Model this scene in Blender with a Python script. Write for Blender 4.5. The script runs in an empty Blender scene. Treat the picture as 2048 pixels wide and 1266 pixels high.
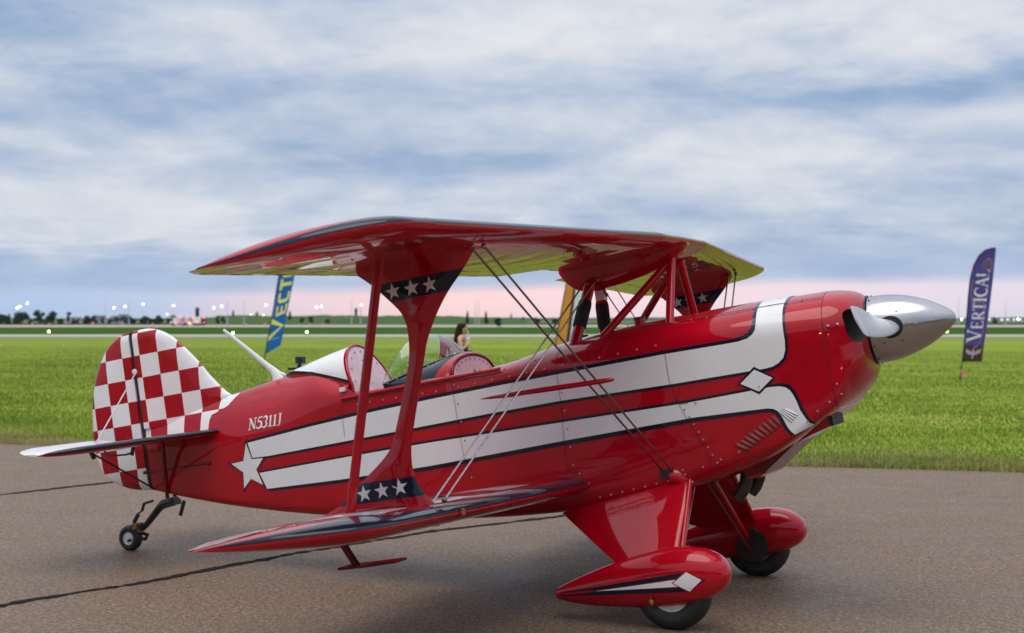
import bpy, bmesh, math, random
import numpy as np
from mathutils import Vector, Matrix
from mathutils.bvhtree import BVHTree

random.seed(7); RNG = np.random.default_rng(11)
SC = bpy.context.scene
COL = SC.collection
R = math.radians

# ---------------------------------------------------------------- camera
cam_d = bpy.data.cameras.new('camera'); cam = bpy.data.objects.new('camera', cam_d); COL.objects.link(cam)
cam.location = (0, 0, 1.53); cam.rotation_euler = (R(90.16), 0, 0)
cam_d.lens = 50.31; cam_d.sensor_width = 36.0; cam_d.clip_start = .1; cam_d.clip_end = 20000
cam_d.dof.use_dof = True; cam_d.dof.focus_distance = 7.9; cam_d.dof.aperture_fstop = 3.0; cam_d.dof.aperture_blades = 0
SC.camera = cam

# ---------------------------------------------------------------- sky
SUN_ELEV, SUN_AZ = R(72), R(205)      # soft light through high cloud, from behind the camera's left shoulder
world = bpy.data.worlds.new('World'); SC.world = world; world.use_nodes = True
wt = world.node_tree; wt.nodes.clear()
def wn(t, **k):
    n = wt.nodes.new(t)
    for a, b in k.items(): setattr(n, a, b)
    return n
def wl(a, b): wt.links.new(a, b)
def wmath(op, a, b=None, clamp=False):
    n = wn('ShaderNodeMath', operation=op); n.use_clamp = clamp
    for i, v in enumerate((a, b)):
        if v is None: continue
        if isinstance(v, (int, float)): n.inputs[i].default_value = v
        else: wl(v, n.inputs[i])
    return n.outputs[0]
def wramp(fac, stops, interp='EASE'):
    n = wn('ShaderNodeValToRGB'); n.color_ramp.interpolation = interp
    e = n.color_ramp.elements
    while len(e) < len(stops): e.new(.5)
    for el, (p, c) in zip(e, stops):
        el.position = p; el.color = (c if len(c) == 4 else (*c, 1)) if not isinstance(c, (int, float)) else (c, c, c, 1)
    wl(fac, n.inputs[0]); return n.outputs[0]
def wmix(fac, a, b, blend='MIX'):
    n = wn('ShaderNodeMix', data_type='RGBA', blend_type=blend)
    if isinstance(fac, (int, float)): n.inputs[0].default_value = fac
    else: wl(fac, n.inputs[0])
    for i, v in ((6, a), (7, b)):
        if isinstance(v, tuple): n.inputs[i].default_value = (*v, 1)
        else: wl(v, n.inputs[i])
    return n.outputs[2]
tc = wn('ShaderNodeTexCoord'); sx = wn('ShaderNodeSeparateXYZ'); wl(tc.outputs['Generated'], sx.inputs[0])
dx, dy, dz = sx.outputs
zp = wmath('MAXIMUM', dz, 0.0)
den = wmath('ADD', zp, .12)
cx = wmath('DIVIDE', dx, den); cy = wmath('DIVIDE', dy, den)
cv = wn('ShaderNodeCombineXYZ'); wl(cx, cv.inputs[0]); wl(cy, cv.inputs[1])
def wnoise(scale, loc, sc=(1, 1, 1), detail=6, rough=.55, dist=0.0):
    m = wn('ShaderNodeMapping'); m.inputs['Location'].default_value = loc; m.inputs['Scale'].default_value = sc
    wl(cv.outputs[0], m.inputs[0])
    n = wn('ShaderNodeTexNoise'); n.inputs['Scale'].default_value = scale; n.inputs['Detail'].default_value = detail
    n.inputs['Roughness'].default_value = rough; n.inputs['Distortion'].default_value = dist
    wl(m.outputs[0], n.inputs['Vector']); return n.outputs['Fac']
nA = wnoise(.9, (3.1, .4, 0), (1, .8, 1), 3, .5, .3)               # broad banks
nB = wnoise(2.6, (8.3, 5.2, 2), (.85, 1.1, 1), 8, .58, .5)         # billows
nC = wnoise(7.5, (1.3, 2.2, 5), (.7, 1.2, 1), 7, .62, .6)          # wisps
dv = wn('ShaderNodeCombineXYZ'); wl(dx, dv.inputs[0]); wl(wmath('MULTIPLY', dz, 2.6), dv.inputs[1]); wl(wmath('MULTIPLY', dy, .3), dv.inputs[2])
def pnoise(scale, detail, rough, dist):
    n = wn('ShaderNodeTexNoise'); n.inputs['Scale'].default_value = scale; n.inputs['Detail'].default_value = detail
    n.inputs['Roughness'].default_value = rough; n.inputs['Distortion'].default_value = dist; wl(dv.outputs[0], n.inputs['Vector']); return n.outputs['Fac']
nD = pnoise(6.5, 9, .56, .35); nE = pnoise(19, 8, .6, .5); nF = pnoise(9, 7, .55, .3)
dv2 = wn('ShaderNodeVectorMath', operation='ADD'); wl(dv.outputs[0], dv2.inputs[0]); dv2.inputs[1].default_value = (.004, .034, 0)
nF2_ = wn('ShaderNodeTexNoise'); nF2_.inputs['Scale'].default_value = 9; nF2_.inputs['Detail'].default_value = 7; nF2_.inputs['Roughness'].default_value = .55; nF2_.inputs['Distortion'].default_value = .3
wl(dv2.outputs[0], nF2_.inputs['Vector']); relief = wmath('MULTIPLY', wmath('SUBTRACT', nF, nF2_.outputs['Fac']), .40)   # lit tops, greyer undersides of the billows
              # puffs and ragged edges
nW = wnoise(1.7, (6.3, 9.2, 3), (.8, .9, 1), 5, .55, .2)           # raggedness of the cloud banks below
# the lie of the cloud deck: thick and thin places by direction
wx = wmath('ADD', dx, wmath('MULTIPLY', wmath('SUBTRACT', nW, .5), .22))
wz = wmath('ADD', dz, wmath('MULTIPLY', wmath('SUBTRACT', nB, .5), .050))
def lobe(x0, z0, sx_, sz_, amp):
    a_ = wmath('DIVIDE', wmath('SUBTRACT', wx, x0), sx_); b_ = wmath('DIVIDE', wmath('SUBTRACT', wz, z0), sz_)
    r2 = wmath('ADD', wmath('MULTIPLY', a_, a_), wmath('MULTIPLY', b_, b_))
    return wmath('MULTIPLY', wmath('EXPONENT', wmath('MULTIPLY', r2, -1.0)), amp)
deck = None
for L in ((-.27,.072,.11,.026, 0.164), (-.31,.118,.10,.008, 0.061), (-.26,.150,.16,.020, -0.102), (-.36,.185,.08,.025, -0.030), (-.03,.200,.16,.030, 0.072), (.13,.200,.17,.035, 0.102),
          (.27,.152,.11,.013, -0.194), (.185,.186,.05,.007, -0.102), (-.04,.106,.14,.012, -0.082), (.18,.112,.14,.024, 0.134), (-.05,.084,.07,.012, 0.092), (.25,.045,.22,.011, -0.092), (-.27,.034,.16,.014, -0.051), (.31,.20,.07,.025, 0.102)):
    q = lobe(*L); deck = q if deck is None else wmath('ADD', deck, q)
mixn = wmath('ADD', wmath('ADD', wmath('ADD', wmath('MULTIPLY', nA, .14), wmath('MULTIPLY', nB, .18)), wmath('ADD', wmath('MULTIPLY', nD, .31), wmath('MULTIPLY', nE, .17))), wmath('ADD', wmath('ADD', wmath('MULTIPLY', nC, .08), relief), wmath('ADD', deck, .06)))
cloud = wramp(mixn, [(.28, (.25, .385, .635)), (.40, (.385, .485, .665)), (.50, (.51, .585, .715)), (.60, (.645, .69, .77)), (.76, (.82, .83, .86))], 'B_SPLINE')
# blue openings in the bank, filled by the clear sky above it
sky = wn('ShaderNodeTexSky', sky_type='NISHITA'); sky.sun_disc = False
sky.sun_elevation = SUN_ELEV; sky.sun_rotation = SUN_AZ; sky.air_density = 1.2; sky.dust_density = 2.0
skyc = wmix(1.0, sky.outputs[0], (.10, .10, .10), 'MULTIPLY')
gap = wramp(mixn, [(.26, .40), (.38, .08), (.46, 0.0)])
body = wmix(gap, cloud, skyc)
# thicker, brighter cloud overhead (overcast sky brightens to the zenith)
up = wramp(zp, [(0.0, 1.0), (.30, 1.0), (.80, (2.05, 1.90, 1.72))], 'LINEAR')
bodyz = wmix(1.0, body, up, 'MULTIPLY')
# low band: clear dusk air under the cloud base, rosy towards the middle, blue to the left
wav = wmath('MULTIPLY', wmath('SUBTRACT', wnoise(1.1, (4, 1, 7), (1, .1, 1), 3), .5), .012)
zz = wmath('ADD', dz, wav)
tilt = wmath('ADD', zz, wmath('MULTIPLY', dx, -.012))
band = wramp(tilt, [(0.0, 1.0), (.019, 1.0), (.0265, .12), (.06, 0.0)], 'EASE')
az = wmath('ADD', wmath('MULTIPLY', dx, 1.25), .5, True)
rosy = wramp(az, [(.10, (.46, .60, .83)), (.20, (.54, .63, .82)), (.29, (.84, .68, .76)), (.44, (1.06, .72, .70)), (.66, (.96, .75, .80)), (.95, (.78, .73, .85))], 'LINEAR')
low = wmix(band, bodyz, rosy)
under = wramp(tilt, [(.021, 0.0), (.029, .50), (.06, 0.0)], 'EASE')  # the blue-grey underside of the bank, just above the band
low2 = wmix(under, low, (.37, .51, .74))
bg = wn('ShaderNodeBackground'); wl(low2, bg.inputs[0]); bg.inputs[1].default_value = .79
wo = wn('ShaderNodeOutputWorld'); wl(bg.outputs[0], wo.inputs[0])

sun_d = bpy.data.lights.new('sun', 'SUN'); sun = bpy.data.objects.new('sun', sun_d); COL.objects.link(sun)
sun_d.energy = 1.35; sun_d.angle = R(48); sun_d.color = (1, .93, .84)
sun.rotation_euler = (R(90) - SUN_ELEV, 0, R(180) - SUN_AZ)
SC.view_settings.view_transform = 'Standard'; SC.view_settings.look = 'None'
SC.view_settings.exposure = 0.36; SC.view_settings.gamma = 1.0; SC.view_settings.use_curve_mapping = False
# ---------------------------------------------------------------- materials
def _mat(name):
    m = bpy.data.materials.new(name); m.use_nodes = True
    nt = m.node_tree; b = nt.nodes['Principled BSDF']
    return m, nt, b
def nd(nt, t, **k):
    n = nt.nodes.new(t)
    for a, b in k.items(): setattr(n, a, b)
    return n
def tex(nt, scale, detail=4, rough=.55, coord='Object', sc=(1, 1, 1), loc=(0, 0, 0)):
    c = nd(nt, 'ShaderNodeTexCoord'); m = nd(nt, 'ShaderNodeMapping')
    m.inputs['Scale'].default_value = sc; m.inputs['Location'].default_value = loc
    nt.links.new(c.outputs[coord], m.inputs[0])
    n = nd(nt, 'ShaderNodeTexNoise'); n.inputs['Scale'].default_value = scale
    n.inputs['Detail'].default_value = detail; n.inputs['Roughness'].default_value = rough
    nt.links.new(m.outputs[0], n.inputs['Vector']); return n.outputs['Fac']
def ramp(nt, fac, stops, interp='LINEAR'):
    n = nd(nt, 'ShaderNodeValToRGB'); n.color_ramp.interpolation = interp
    e = n.color_ramp.elements
    while len(e) < len(stops): e.new(.5)
    for el, (p, c) in zip(e, stops):
        el.position = p; el.color = (c, c, c, 1) if isinstance(c, (int, float)) else (*c, 1)
    nt.links.new(fac, n.inputs[0]); return n.outputs[0]
def mixc(nt, fac, a, b, blend='MIX'):
    n = nd(nt, 'ShaderNodeMix', data_type='RGBA', blend_type=blend)
    for i, v in ((0, fac), (6, a), (7, b)):
        if isinstance(v, (int, float)): n.inputs[i].default_value = v
        elif isinstance(v, tuple): n.inputs[i].default_value = (*v, 1)
        else: nt.links.new(v, n.inputs[i])
    return n.outputs[2]
def bump(nt, b, fac, strength=.2, dist=.01):
    n = nd(nt, 'ShaderNodeBump'); n.inputs['Strength'].default_value = strength; n.inputs['Distance'].default_value = dist
    nt.links.new(fac, n.inputs['Height']); nt.links.new(n.outputs[0], b.inputs['Normal']); return n
def var(c, k): return tuple(min(1, x * k) for x in c)
def plain(name, col, rough=.5, metal=0.0, coat=0.0, vary=.12, scale=9.0, spec=.5, wave=0.0, coat_rough=.03, coat_ior=1.38):
    """base colour with soft uneven wear, roughness smudges and optional slight waviness"""
    m, nt, b = _mat(name)
    f = tex(nt, scale, 5)
    nt.links.new(ramp(nt, f, [(.3, var(col, 1 - vary)), (.7, var(col, 1 + vary))]), b.inputs['Base Color'])
    g = tex(nt, scale * 3.1, 4, loc=(3, 1, 2))
    nt.links.new(ramp(nt, g, [(.3, max(0, rough - .06)), (.7, rough + .06)]), b.inputs['Roughness'])
    b.inputs['Metallic'].default_value = metal
    b.inputs['Coat Weight'].default_value = coat; b.inputs['Coat IOR'].default_value = coat_ior; b.inputs['Coat Roughness'].default_value = coat_rough
    b.inputs['Specular IOR Level'].default_value = spec if coat < .5 or metal > 0 else .05
    if wave > 0: 
        h = tex(nt, 2.6, 2, loc=(5, 7, 1)); n = bump(nt, b, h, 1.0, wave); nt.links.new(n.outputs[0], b.inputs['Coat Normal'])
    return m
def emit(name, col, strength):
    m, nt, b = _mat(name)
    b.inputs['Base Color'].default_value = (*var(col, .8), 1)
    b.inputs['Emission Color'].default_value = (*col, 1); b.inputs['Emission Strength'].default_value = strength
    try: m.cycles.emission_sampling = 'NONE'
    except Exception: pass
    return m
RED_C = (.385, .0013, .0105)
M = {}
M['red'] = plain('red_gloss_paint', RED_C, .30, coat=1.0, vary=.12, scale=3, wave=.0022, coat_rough=.02, coat_ior=1.42)
M['fabric_red'] = plain('red_gloss_fabric_paint', RED_C, .34, coat=1.0, vary=.13, scale=3, wave=.0035, coat_rough=.02, coat_ior=1.42)
M['navy'] = plain('navy_gloss_paint', (.006, .011, .026), .3, coat=1.0, vary=.15, wave=.003)
M['white'] = plain('white_gloss_paint', (.74, .74, .75), .32, coat=.8, vary=.03, scale=4, wave=.003)
M['cream'] = plain('off_white_star_print', (.66, .62, .60), .35, coat=.5, vary=.04)
M['seam'] = plain('dark_panel_gap', (.03, .004, .006), .6)
M['black'] = plain('black_rubber', (.012, .012, .013), .65, vary=.3, scale=20)
M['black_metal'] = plain('black_painted_steel', (.016, .016, .018), .4, vary=.25, scale=25)
M['steel'] = plain('brushed_steel_wire', (.22, .20, .20), .35, metal=1.0, vary=.15, scale=30)
M['bright_wire'] = plain('polished_wire', (.62, .58, .60), .3, metal=1.0, vary=.1, scale=30)
M['chrome'] = plain('polished_aluminium', (.42, .42, .435), .23, metal=1.0, vary=.06, scale=4)
M['prop'] = plain('pale_grey_blade_paint', (.34, .36, .40), .36, coat=.15, vary=.02, scale=1.5)
M['prop_white'] = plain('white_blade_stripe', (.46, .47, .51), .34, coat=.15, vary=.02, scale=1.5)
M['brass'] = plain('worn_brass', (.30, .17, .05), .45, metal=.7, vary=.3, scale=40)
M['pinkish'] = plain('scuffed_pink_primer_panel', (.70, .52, .58), .35, coat=.5, vary=.16, scale=7)
M['screw'] = plain('dull_screw_head', (.42, .39, .37), .35, metal=.6, vary=.2, scale=60)
M['dark_in'] = plain('dark_interior', (.010, .009, .010), .8)
M['rim'] = plain('pale_wheel_rim', (.62, .55, .45), .45, vary=.15, scale=25)
M['grey'] = plain('pale_grey_hub_cap', (.55, .55, .60), .4, coat=.3)
M['exhaust'] = plain('heat_stained_exhaust', (.050, .040, .036), .5, metal=.6, vary=.4, scale=18)
M['dirty_red'] = plain('oil_streaked_red_panel', (.15, .008, .012), .42, coat=.6, vary=.35, scale=6)  # darker, more uneven red for struts, braces, arch seal, ramp and spades
M['skin'] = plain('skin', (.58, .33, .24), .5, vary=.06)
M['hair'] = plain('dark_brown_hair', (.022, .0095, .006), .55, vary=.5, scale=60, spec=.12)
M['cloth_black'] = plain('black_cotton', (.010, .010, .012), .8, vary=.3, scale=40)

# ---------------------------------------------------------------- object helpers
def link(name, me, m=None, parent=None, smooth=True, angle=None):
    o = bpy.data.objects.new(name, me); COL.objects.link(o)
    for x in (m if isinstance(m, (list, tuple)) else [m]):
        if x is not None: me.materials.append(x)
    if parent is not None: o.parent = parent
    if smooth:
        me.polygons.foreach_set('use_smooth', [True] * len(me.polygons))
        if angle is not None and hasattr(me, 'set_sharp_from_angle'): me.set_sharp_from_angle(angle=R(angle))
    me.update(); return o
def mesh_py(name, v, f):
    me = bpy.data.meshes.new(name); me.from_pydata([tuple(p) for p in v], [], [tuple(q) for q in f]); me.update(); return me
def from_bm(name, bm):
    me = bpy.data.meshes.new(name); bm.to_mesh(me); bm.free(); me.update(); return me
def tag(o, label, cat=None, group=None, kind=None):
    if label: o['label'] = label
    if cat: o['category'] = cat
    if group: o['group'] = group
    if kind: o['kind'] = kind
    return o
def empty(name, loc=(0, 0, 0), rz=0.0):
    o = bpy.data.objects.new(name, None); COL.objects.link(o); o.location = loc; o.rotation_euler = (0, 0, rz); o.empty_display_size = .2; return o
def struct(name, me, m, smooth=False):
    o = link(name, me, m, None, smooth); o['kind'] = 'structure'; return o
def copy_tree(o, parent=None):
    c = o.copy(); COL.objects.link(c)
    if parent is not None: c.parent = parent
    for ch in [x for x in bpy.data.objects if x.parent == o]: copy_tree(ch, c)
    return c

class MB:
    """collects simple solids into one mesh"""
    def __init__(self): self.v = []; self.f = []; self.mi = []
    def add(self, v, f, mi=0):
        n = len(self.v); self.v += [tuple(p) for p in v]; self.f += [tuple(i + n for i in q) for q in f]; self.mi += [mi] * len(f); return self
    def box(self, c, s, rot=None, mi=0):
        hx, hy, hz = (k / 2 for k in s); vs = []
        for x in (-hx, hx):
            for y in (-hy, hy):
                for z in (-hz, hz):
                    p = Vector((x, y, z))
                    if rot is not None: p = rot @ p
                    vs.append(p + Vector(c))
        return self.add(vs, [(0, 1, 3, 2), (4, 6, 7, 5), (0, 4, 5, 1), (2, 3, 7, 6), (0, 2, 6, 4), (1, 5, 7, 3)], mi)
    def tube(self, pts, r, n=10, cap=True, mi=0, flat=None):
        """pts polyline; r radius or list; flat=(axis, k) squashes the section"""
        pts = [Vector(p) for p in pts]; rs = r if isinstance(r, (list, tuple)) else [r] * len(pts)
        rings = []; prev = None
        for i, p in enumerate(pts):
            d = (pts[min(i + 1, len(pts) - 1)] - pts[max(i - 1, 0)]).normalized()
            if prev is None:
                a = Vector((0, 0, 1)) if abs(d.z) < .9 else Vector((1, 0, 0))
                u = d.cross(a).normalized()
            else:
                u = (prev - d * prev.dot(d)).normalized()
            prev = u; w = d.cross(u)
            ring = []
            for k in range(n):
                t = 2 * math.pi * k / n; q = u * math.cos(t) * rs[i] + w * math.sin(t) * rs[i]
                if flat is not None:
                    ax = Vector(flat[0]); q = q - ax * q.dot(ax) * (1 - flat[1])
                ring.append(p + q)
            rings.append(ring)
        v = [q for ring in rings for q in ring]; f = []
        for i in range(len(rings) - 1):
            for k in range(n):
                f.append((i*n + k, i*n + (k+1) % n, (i+1)*n + (k+1) % n, (i+1)*n + k))
        if cap:
            f.append(tuple(range(n - 1, -1, -1))); f.append(tuple((len(rings)-1)*n + k for k in range(n)))
        return self.add(v, f, mi)
    def ball(self, c, r, seg=10, rings=6, mi=0):
        r = r if isinstance(r, (tuple, list)) else (r, r, r)
        v = [(c[0], c[1], c[2] + r[2])]; f = []
        for i in range(1, rings):
            a = math.pi * i / rings
            for k in range(seg):
                t = 2 * math.pi * k / seg
                v.append((c[0] + r[0]*math.sin(a)*math.cos(t), c[1] + r[1]*math.sin(a)*math.sin(t), c[2] + r[2]*math.cos(a)))
        v.append((c[0], c[1], c[2] - r[2])); last = len(v) - 1
        for k in range(seg): f.append((0, 1 + k, 1 + (k+1) % seg))
        for i in range(rings - 2):
            for k in range(seg):
                a0 = 1 + i*seg; f.append((a0 + k, a0 + seg + k, a0 + seg + (k+1) % seg, a0 + (k+1) % seg))
        a0 = 1 + (rings-2)*seg
        for k in range(seg): f.append((a0 + k, last, a0 + (k+1) % seg))
        return self.add(v, f, mi)
    def revolve(self, prof, axis='y', c=(0, 0, 0), n=28, mi=0, closed=False):
        """prof: list of (axial, radius)"""
        v = []; f = []
        for a, r in prof:
            for k in range(n):
                t = 2*math.pi*k/n; p, q = r*math.cos(t), r*math.sin(t)
                v.append({'y': (c[0]+p, c[1]+a, c[2]+q), 'x': (c[0]+a, c[1]+p, c[2]+q), 'z': (c[0]+p, c[1]+q, c[2]+a)}[axis])
        m = len(prof); rng = m if closed else m - 1
        for i in range(rng):
            j = (i + 1) % m
            for k in range(n): f.append((i*n + k, i*n + (k+1) % n, j*n + (k+1) % n, j*n + k))
        return self.add(v, f, mi)
    def build(self, name, m=None, parent=None, smooth=True, angle=40, recalc=True):
        me = mesh_py(name, self.v, self.f)
        if recalc:
            bm = bmesh.new(); bm.from_mesh(me); bmesh.ops.recalc_face_normals(bm, faces=bm.faces); bm.to_mesh(me); bm.free()
        if any(self.mi): me.polygons.foreach_set('material_index', self.mi)
        return link(name, me, m, parent, smooth, angle)

def loft(name, secs, m=None, parent=None, closed=True, caps=(True, True), mi=None, angle=45):
    """secs: list of equal-length point lists; closed: each list is a ring"""
    n = len(secs[0]); v = [p for s in secs for p in s]; f = []; idx = []
    for i in range(len(secs) - 1):
        for k in range(n if closed else n - 1):
            k2 = (k + 1) % n
            f.append((i*n + k, i*n + k2, (i+1)*n + k2, (i+1)*n + k))
            idx.append(mi(i, k) if mi else 0)
    if caps[0]: f.append(tuple(range(n - 1, -1, -1))); idx.append(mi(0, 0) if mi else 0)
    if caps[1]: f.append(tuple((len(secs)-1)*n + k for k in range(n))); idx.append(mi(len(secs)-2, 0) if mi else 0)
    me = mesh_py(name, v, f)
    me.polygons.foreach_set('material_index', idx)
    bm = bmesh.new(); bm.from_mesh(me); bmesh.ops.remove_doubles(bm, verts=bm.verts, dist=1e-5)
    bmesh.ops.recalc_face_normals(bm, faces=bm.faces); bm.to_mesh(me); bm.free()
    return link(name, me, m, parent, True, angle)

def bvh_of(o):
    me = o.data; return BVHTree.FromPolygons([v.co.copy() for v in me.vertices], [tuple(p.vertices) for p in me.polygons])

def flat_cells(polys, res):
    """2-D polygons cut on a grid -> verts, faces (triangles)"""
    bm = bmesh.new()
    for poly in polys:
        vs = [bm.verts.new((p[0], p[1], 0)) for p in poly]; bm.faces.new(vs)
    xs = [p[0] for q in polys for p in q]; ys = [p[1] for q in polys for p in q]
    if res:
        for ax, lo, hi in ((0, min(xs), max(xs)), (1, min(ys), max(ys))):
            k = math.floor(lo / res) + 1
            while k * res < hi:
                co = [0, 0, 0]; no = [0, 0, 0]; co[ax] = k * res + 1e-6; no[ax] = 1
                bmesh.ops.bisect_plane(bm, geom=bm.verts[:] + bm.edges[:] + bm.faces[:], plane_co=co, plane_no=no, dist=1e-7)
                k += 1
    bmesh.ops.triangulate(bm, faces=bm.faces)
    bm.verts.index_update()
    v = [(q.co.x, q.co.y) for q in bm.verts]; f = [tuple(w.index for w in g.verts) for g in bm.faces]
    bm.free(); return v, f

def drape(name, polys, ray, tree, off, m, parent, res=.03):
    """paint film: 2-D polygons laid on a surface; ray(u, v) -> origin, direction"""
    v2, f = flat_cells(polys, res); v = []; ok = []
    for u, w in v2:
        o, d = ray(u, w); hit, nrm, *_ = tree.ray_cast(Vector(o), Vector(d))
        if hit is None: v.append((0, 0, 0)); ok.append(False); continue
        if nrm.dot(Vector(d)) > 0: nrm = -nrm
        v.append(hit + nrm * off); ok.append(True)
    f = [q for q in f if all(ok[i] for i in q)]
    used = sorted({i for q in f for i in q}); mp = {a: b for b, a in enumerate(used)}
    me = mesh_py(name, [v[i] for i in used], [tuple(mp[i] for i in q) for q in f])
    d0 = Vector(ray(*polys[0][0])[1])
    bm = bmesh.new(); bm.from_mesh(me)
    for g in bm.faces:
        if g.normal.dot(d0) > 0: g.normal_flip()
    bm.to_mesh(me); bm.free()
    return link(name, me, m, parent, True)

def star(cx, cy, r, rot=90, inner=.40):
    return [(cx + (r if k % 2 == 0 else r*inner) * math.cos(R(rot + 36*k)), cy + (r if k % 2 == 0 else r*inner) * math.sin(R(rot + 36*k))) for k in range(10)]

# ---------------------------------------------------------------- drawn lettering (strokes in a unit cell: cap height 1)
def _st(pts, w):
    """stroke polygons of a polyline with half-width list"""
    out = []
    ws = w if isinstance(w, (list, tuple)) else [w] * len(pts)
    L, Rr = [], []
    for i, p in enumerate(pts):
        a = pts[max(i-1, 0)]; b = pts[min(i+1, len(pts)-1)]
        d = math.hypot(b[0]-a[0], b[1]-a[1]) or 1; nx, ny = -(b[1]-a[1])/d, (b[0]-a[0])/d
        L.append((p[0]+nx*ws[i], p[1]+ny*ws[i])); Rr.append((p[0]-nx*ws[i], p[1]-ny*ws[i]))
    for i in range(len(pts)-1): out.append([L[i], Rr[i], Rr[i+1], L[i+1]])
    return out
def _arc(cx, cy, rx, ry, a0, a1, n=12): return [(cx + rx*math.cos(R(a0+(a1-a0)*k/n)), cy + ry*math.sin(R(a0+(a1-a0)*k/n))) for k in range(n+1)]
def _bx(x0, y0, x1, y1): return [[(x0, y0), (x1, y0), (x1, y1), (x0, y1)]]
def serif(x, y, w=.15, t=.035): return _bx(x-w, y-t, x+w, y+t)
TK, TN = .075, .03      # thick and thin half widths
def glyph_serif(ch):
    """-> (polygons, advance)"""
    if ch == 'N': return _st([(.16, .04), (.16, .96)], TN) + _st([(.62, .04), (.62, .96)], TN) + _st([(.14, .97), (.63, .03)], TK) + serif(.16, .03, .12) + serif(.12, .97, .11) + serif(.62, .97, .12), .78
    if ch == '5': return _st([(.14, .95), (.46, .97)], .05) + _st([(.13, .95), (.09, .55)], TN) + _st([(.09, .55)] + _arc(.22, .32, .24, .30, 110, -150, 16), [TN] + [TK*.6 + TK*.5*math.sin(math.pi*k/16) for k in range(17)]), .55
    if ch == '3': return _st(_arc(.24, .74, .18, .23, 160, -70, 12), [TN + .045*math.sin(math.pi*k/12) for k in range(13)]) + _st(_arc(.22, .28, .22, .26, 75, -160, 14), [TN + .05*math.sin(math.pi*k/14) for k in range(15)]), .55
    if ch == '1': return _st([(.24, .03), (.24, .97)], TK*.9) + serif(.24, .03, .17) + _st([(.10, .84), (.26, .95)], TN), .42
    if ch == 'J': return _st([(.30, .97), (.30, .22)] + _arc(.16, .16, .14, .19, 20, -110, 6), [TK*.95, TK*.95] + [TK*.8 - .006*k for k in range(7)]) + serif(.30, .97, .15), .48
    if ch == 'V': return _st([(.10, .97), (.40, .03)], TK) + _st([(.68, .97), (.42, .03)], TN) + serif(.10, .97, .14) + serif(.68, .97, .12), .78
    if ch == 'E': return _st([(.16, .03), (.16, .97)], TK) + _st([(.12, .96), (.56, .96)], TN) + _st([(.12, .5), (.44, .5)], TN) + _st([(.12, .04), (.58, .04)], TN) + _st([(.55, .96), (.57, .80)], TN) + _st([(.58, .04), (.60, .22)], TN) + _st([(.44, .41), (.44, .6)], TN), .68
    if ch == 'R': return _st([(.16, .03), (.16, .97)], TK) + _st([(.14, .96)] + _arc(.30, .73, .24, .23, 90, -90, 12) + [(.14, .5)], [TN] + [TN + .04*math.sin(math.pi*k/12) for k in range(13)] + [TN]) + _st([(.32, .5), (.66, .02)], TK*.9) + serif(.16, .03, .13), .72
    if ch == 'T': return _st([(.32, .03), (.32, .97)], TK) + _st([(.04, .96), (.60, .96)], TN) + _st([(.05, .96), (.04, .78)], TN) + _st([(.59, .96), (.60, .78)], TN) + serif(.32, .03, .15), .66
    if ch == 'I': return _st([(.18, .03), (.18, .97)], TK) + serif(.18, .03, .14) + serif(.18, .97, .14), .38
    if ch == 'C': return _st(_arc(.42, .5, .34, .47, 42, 318, 22), [TN + .05*math.sin(math.pi*k/22) for k in range(23)]) + _st([(.67, .96), (.68, .72)], TN), .74
    if ch == 'A': return _st([(.08, .03), (.36, .97)], TN) + _st([(.36, .97), (.66, .03)], TK) + _st([(.18, .34), (.54, .34)], TN) + serif(.08, .03, .12) + serif(.66, .03, .14), .76
    if ch == 'L': return _st([(.16, .03), (.16, .97)], TK) + _st([(.12, .04), (.56, .04)], TN) + _st([(.56, .04), (.58, .22)], TN) + serif(.16, .97, .13), .64
    return [], .4
def glyph_sans(ch):
    W = .10
    if ch == 'V': return _st([(.0, .97), (.30, .08), (.72, .97)], W), .78
    if ch == 'E': return _st([(.62, .92), (.14, .92), (.14, .08), (.62, .08)], W) + _st([(.14, .5), (.56, .5)], W*.8), .72
    if ch == 'C': return _st([(.62, .92), (.22, .92), (.12, .82), (.12, .18), (.22, .08), (.62, .08)], W), .72
    if ch == 'T': return _st([(.02, .92), (.66, .92)], W) + _st([(.34, .92), (.34, .0)], W), .70
    if ch == 'O': return _st([(.40, .92), (.24, .92), (.12, .80), (.12, .20), (.24, .08), (.52, .08), (.64, .20), (.64, .80), (.52, .92), (.38, .92)], W), .80
    if ch == 'R': return _st([(.12, .0), (.12, .92), (.52, .92), (.62, .82), (.62, .58), (.52, .48), (.12, .48)], W) + _st([(.38, .48), (.64, .0)], W), .76
    return [], .4
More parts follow.
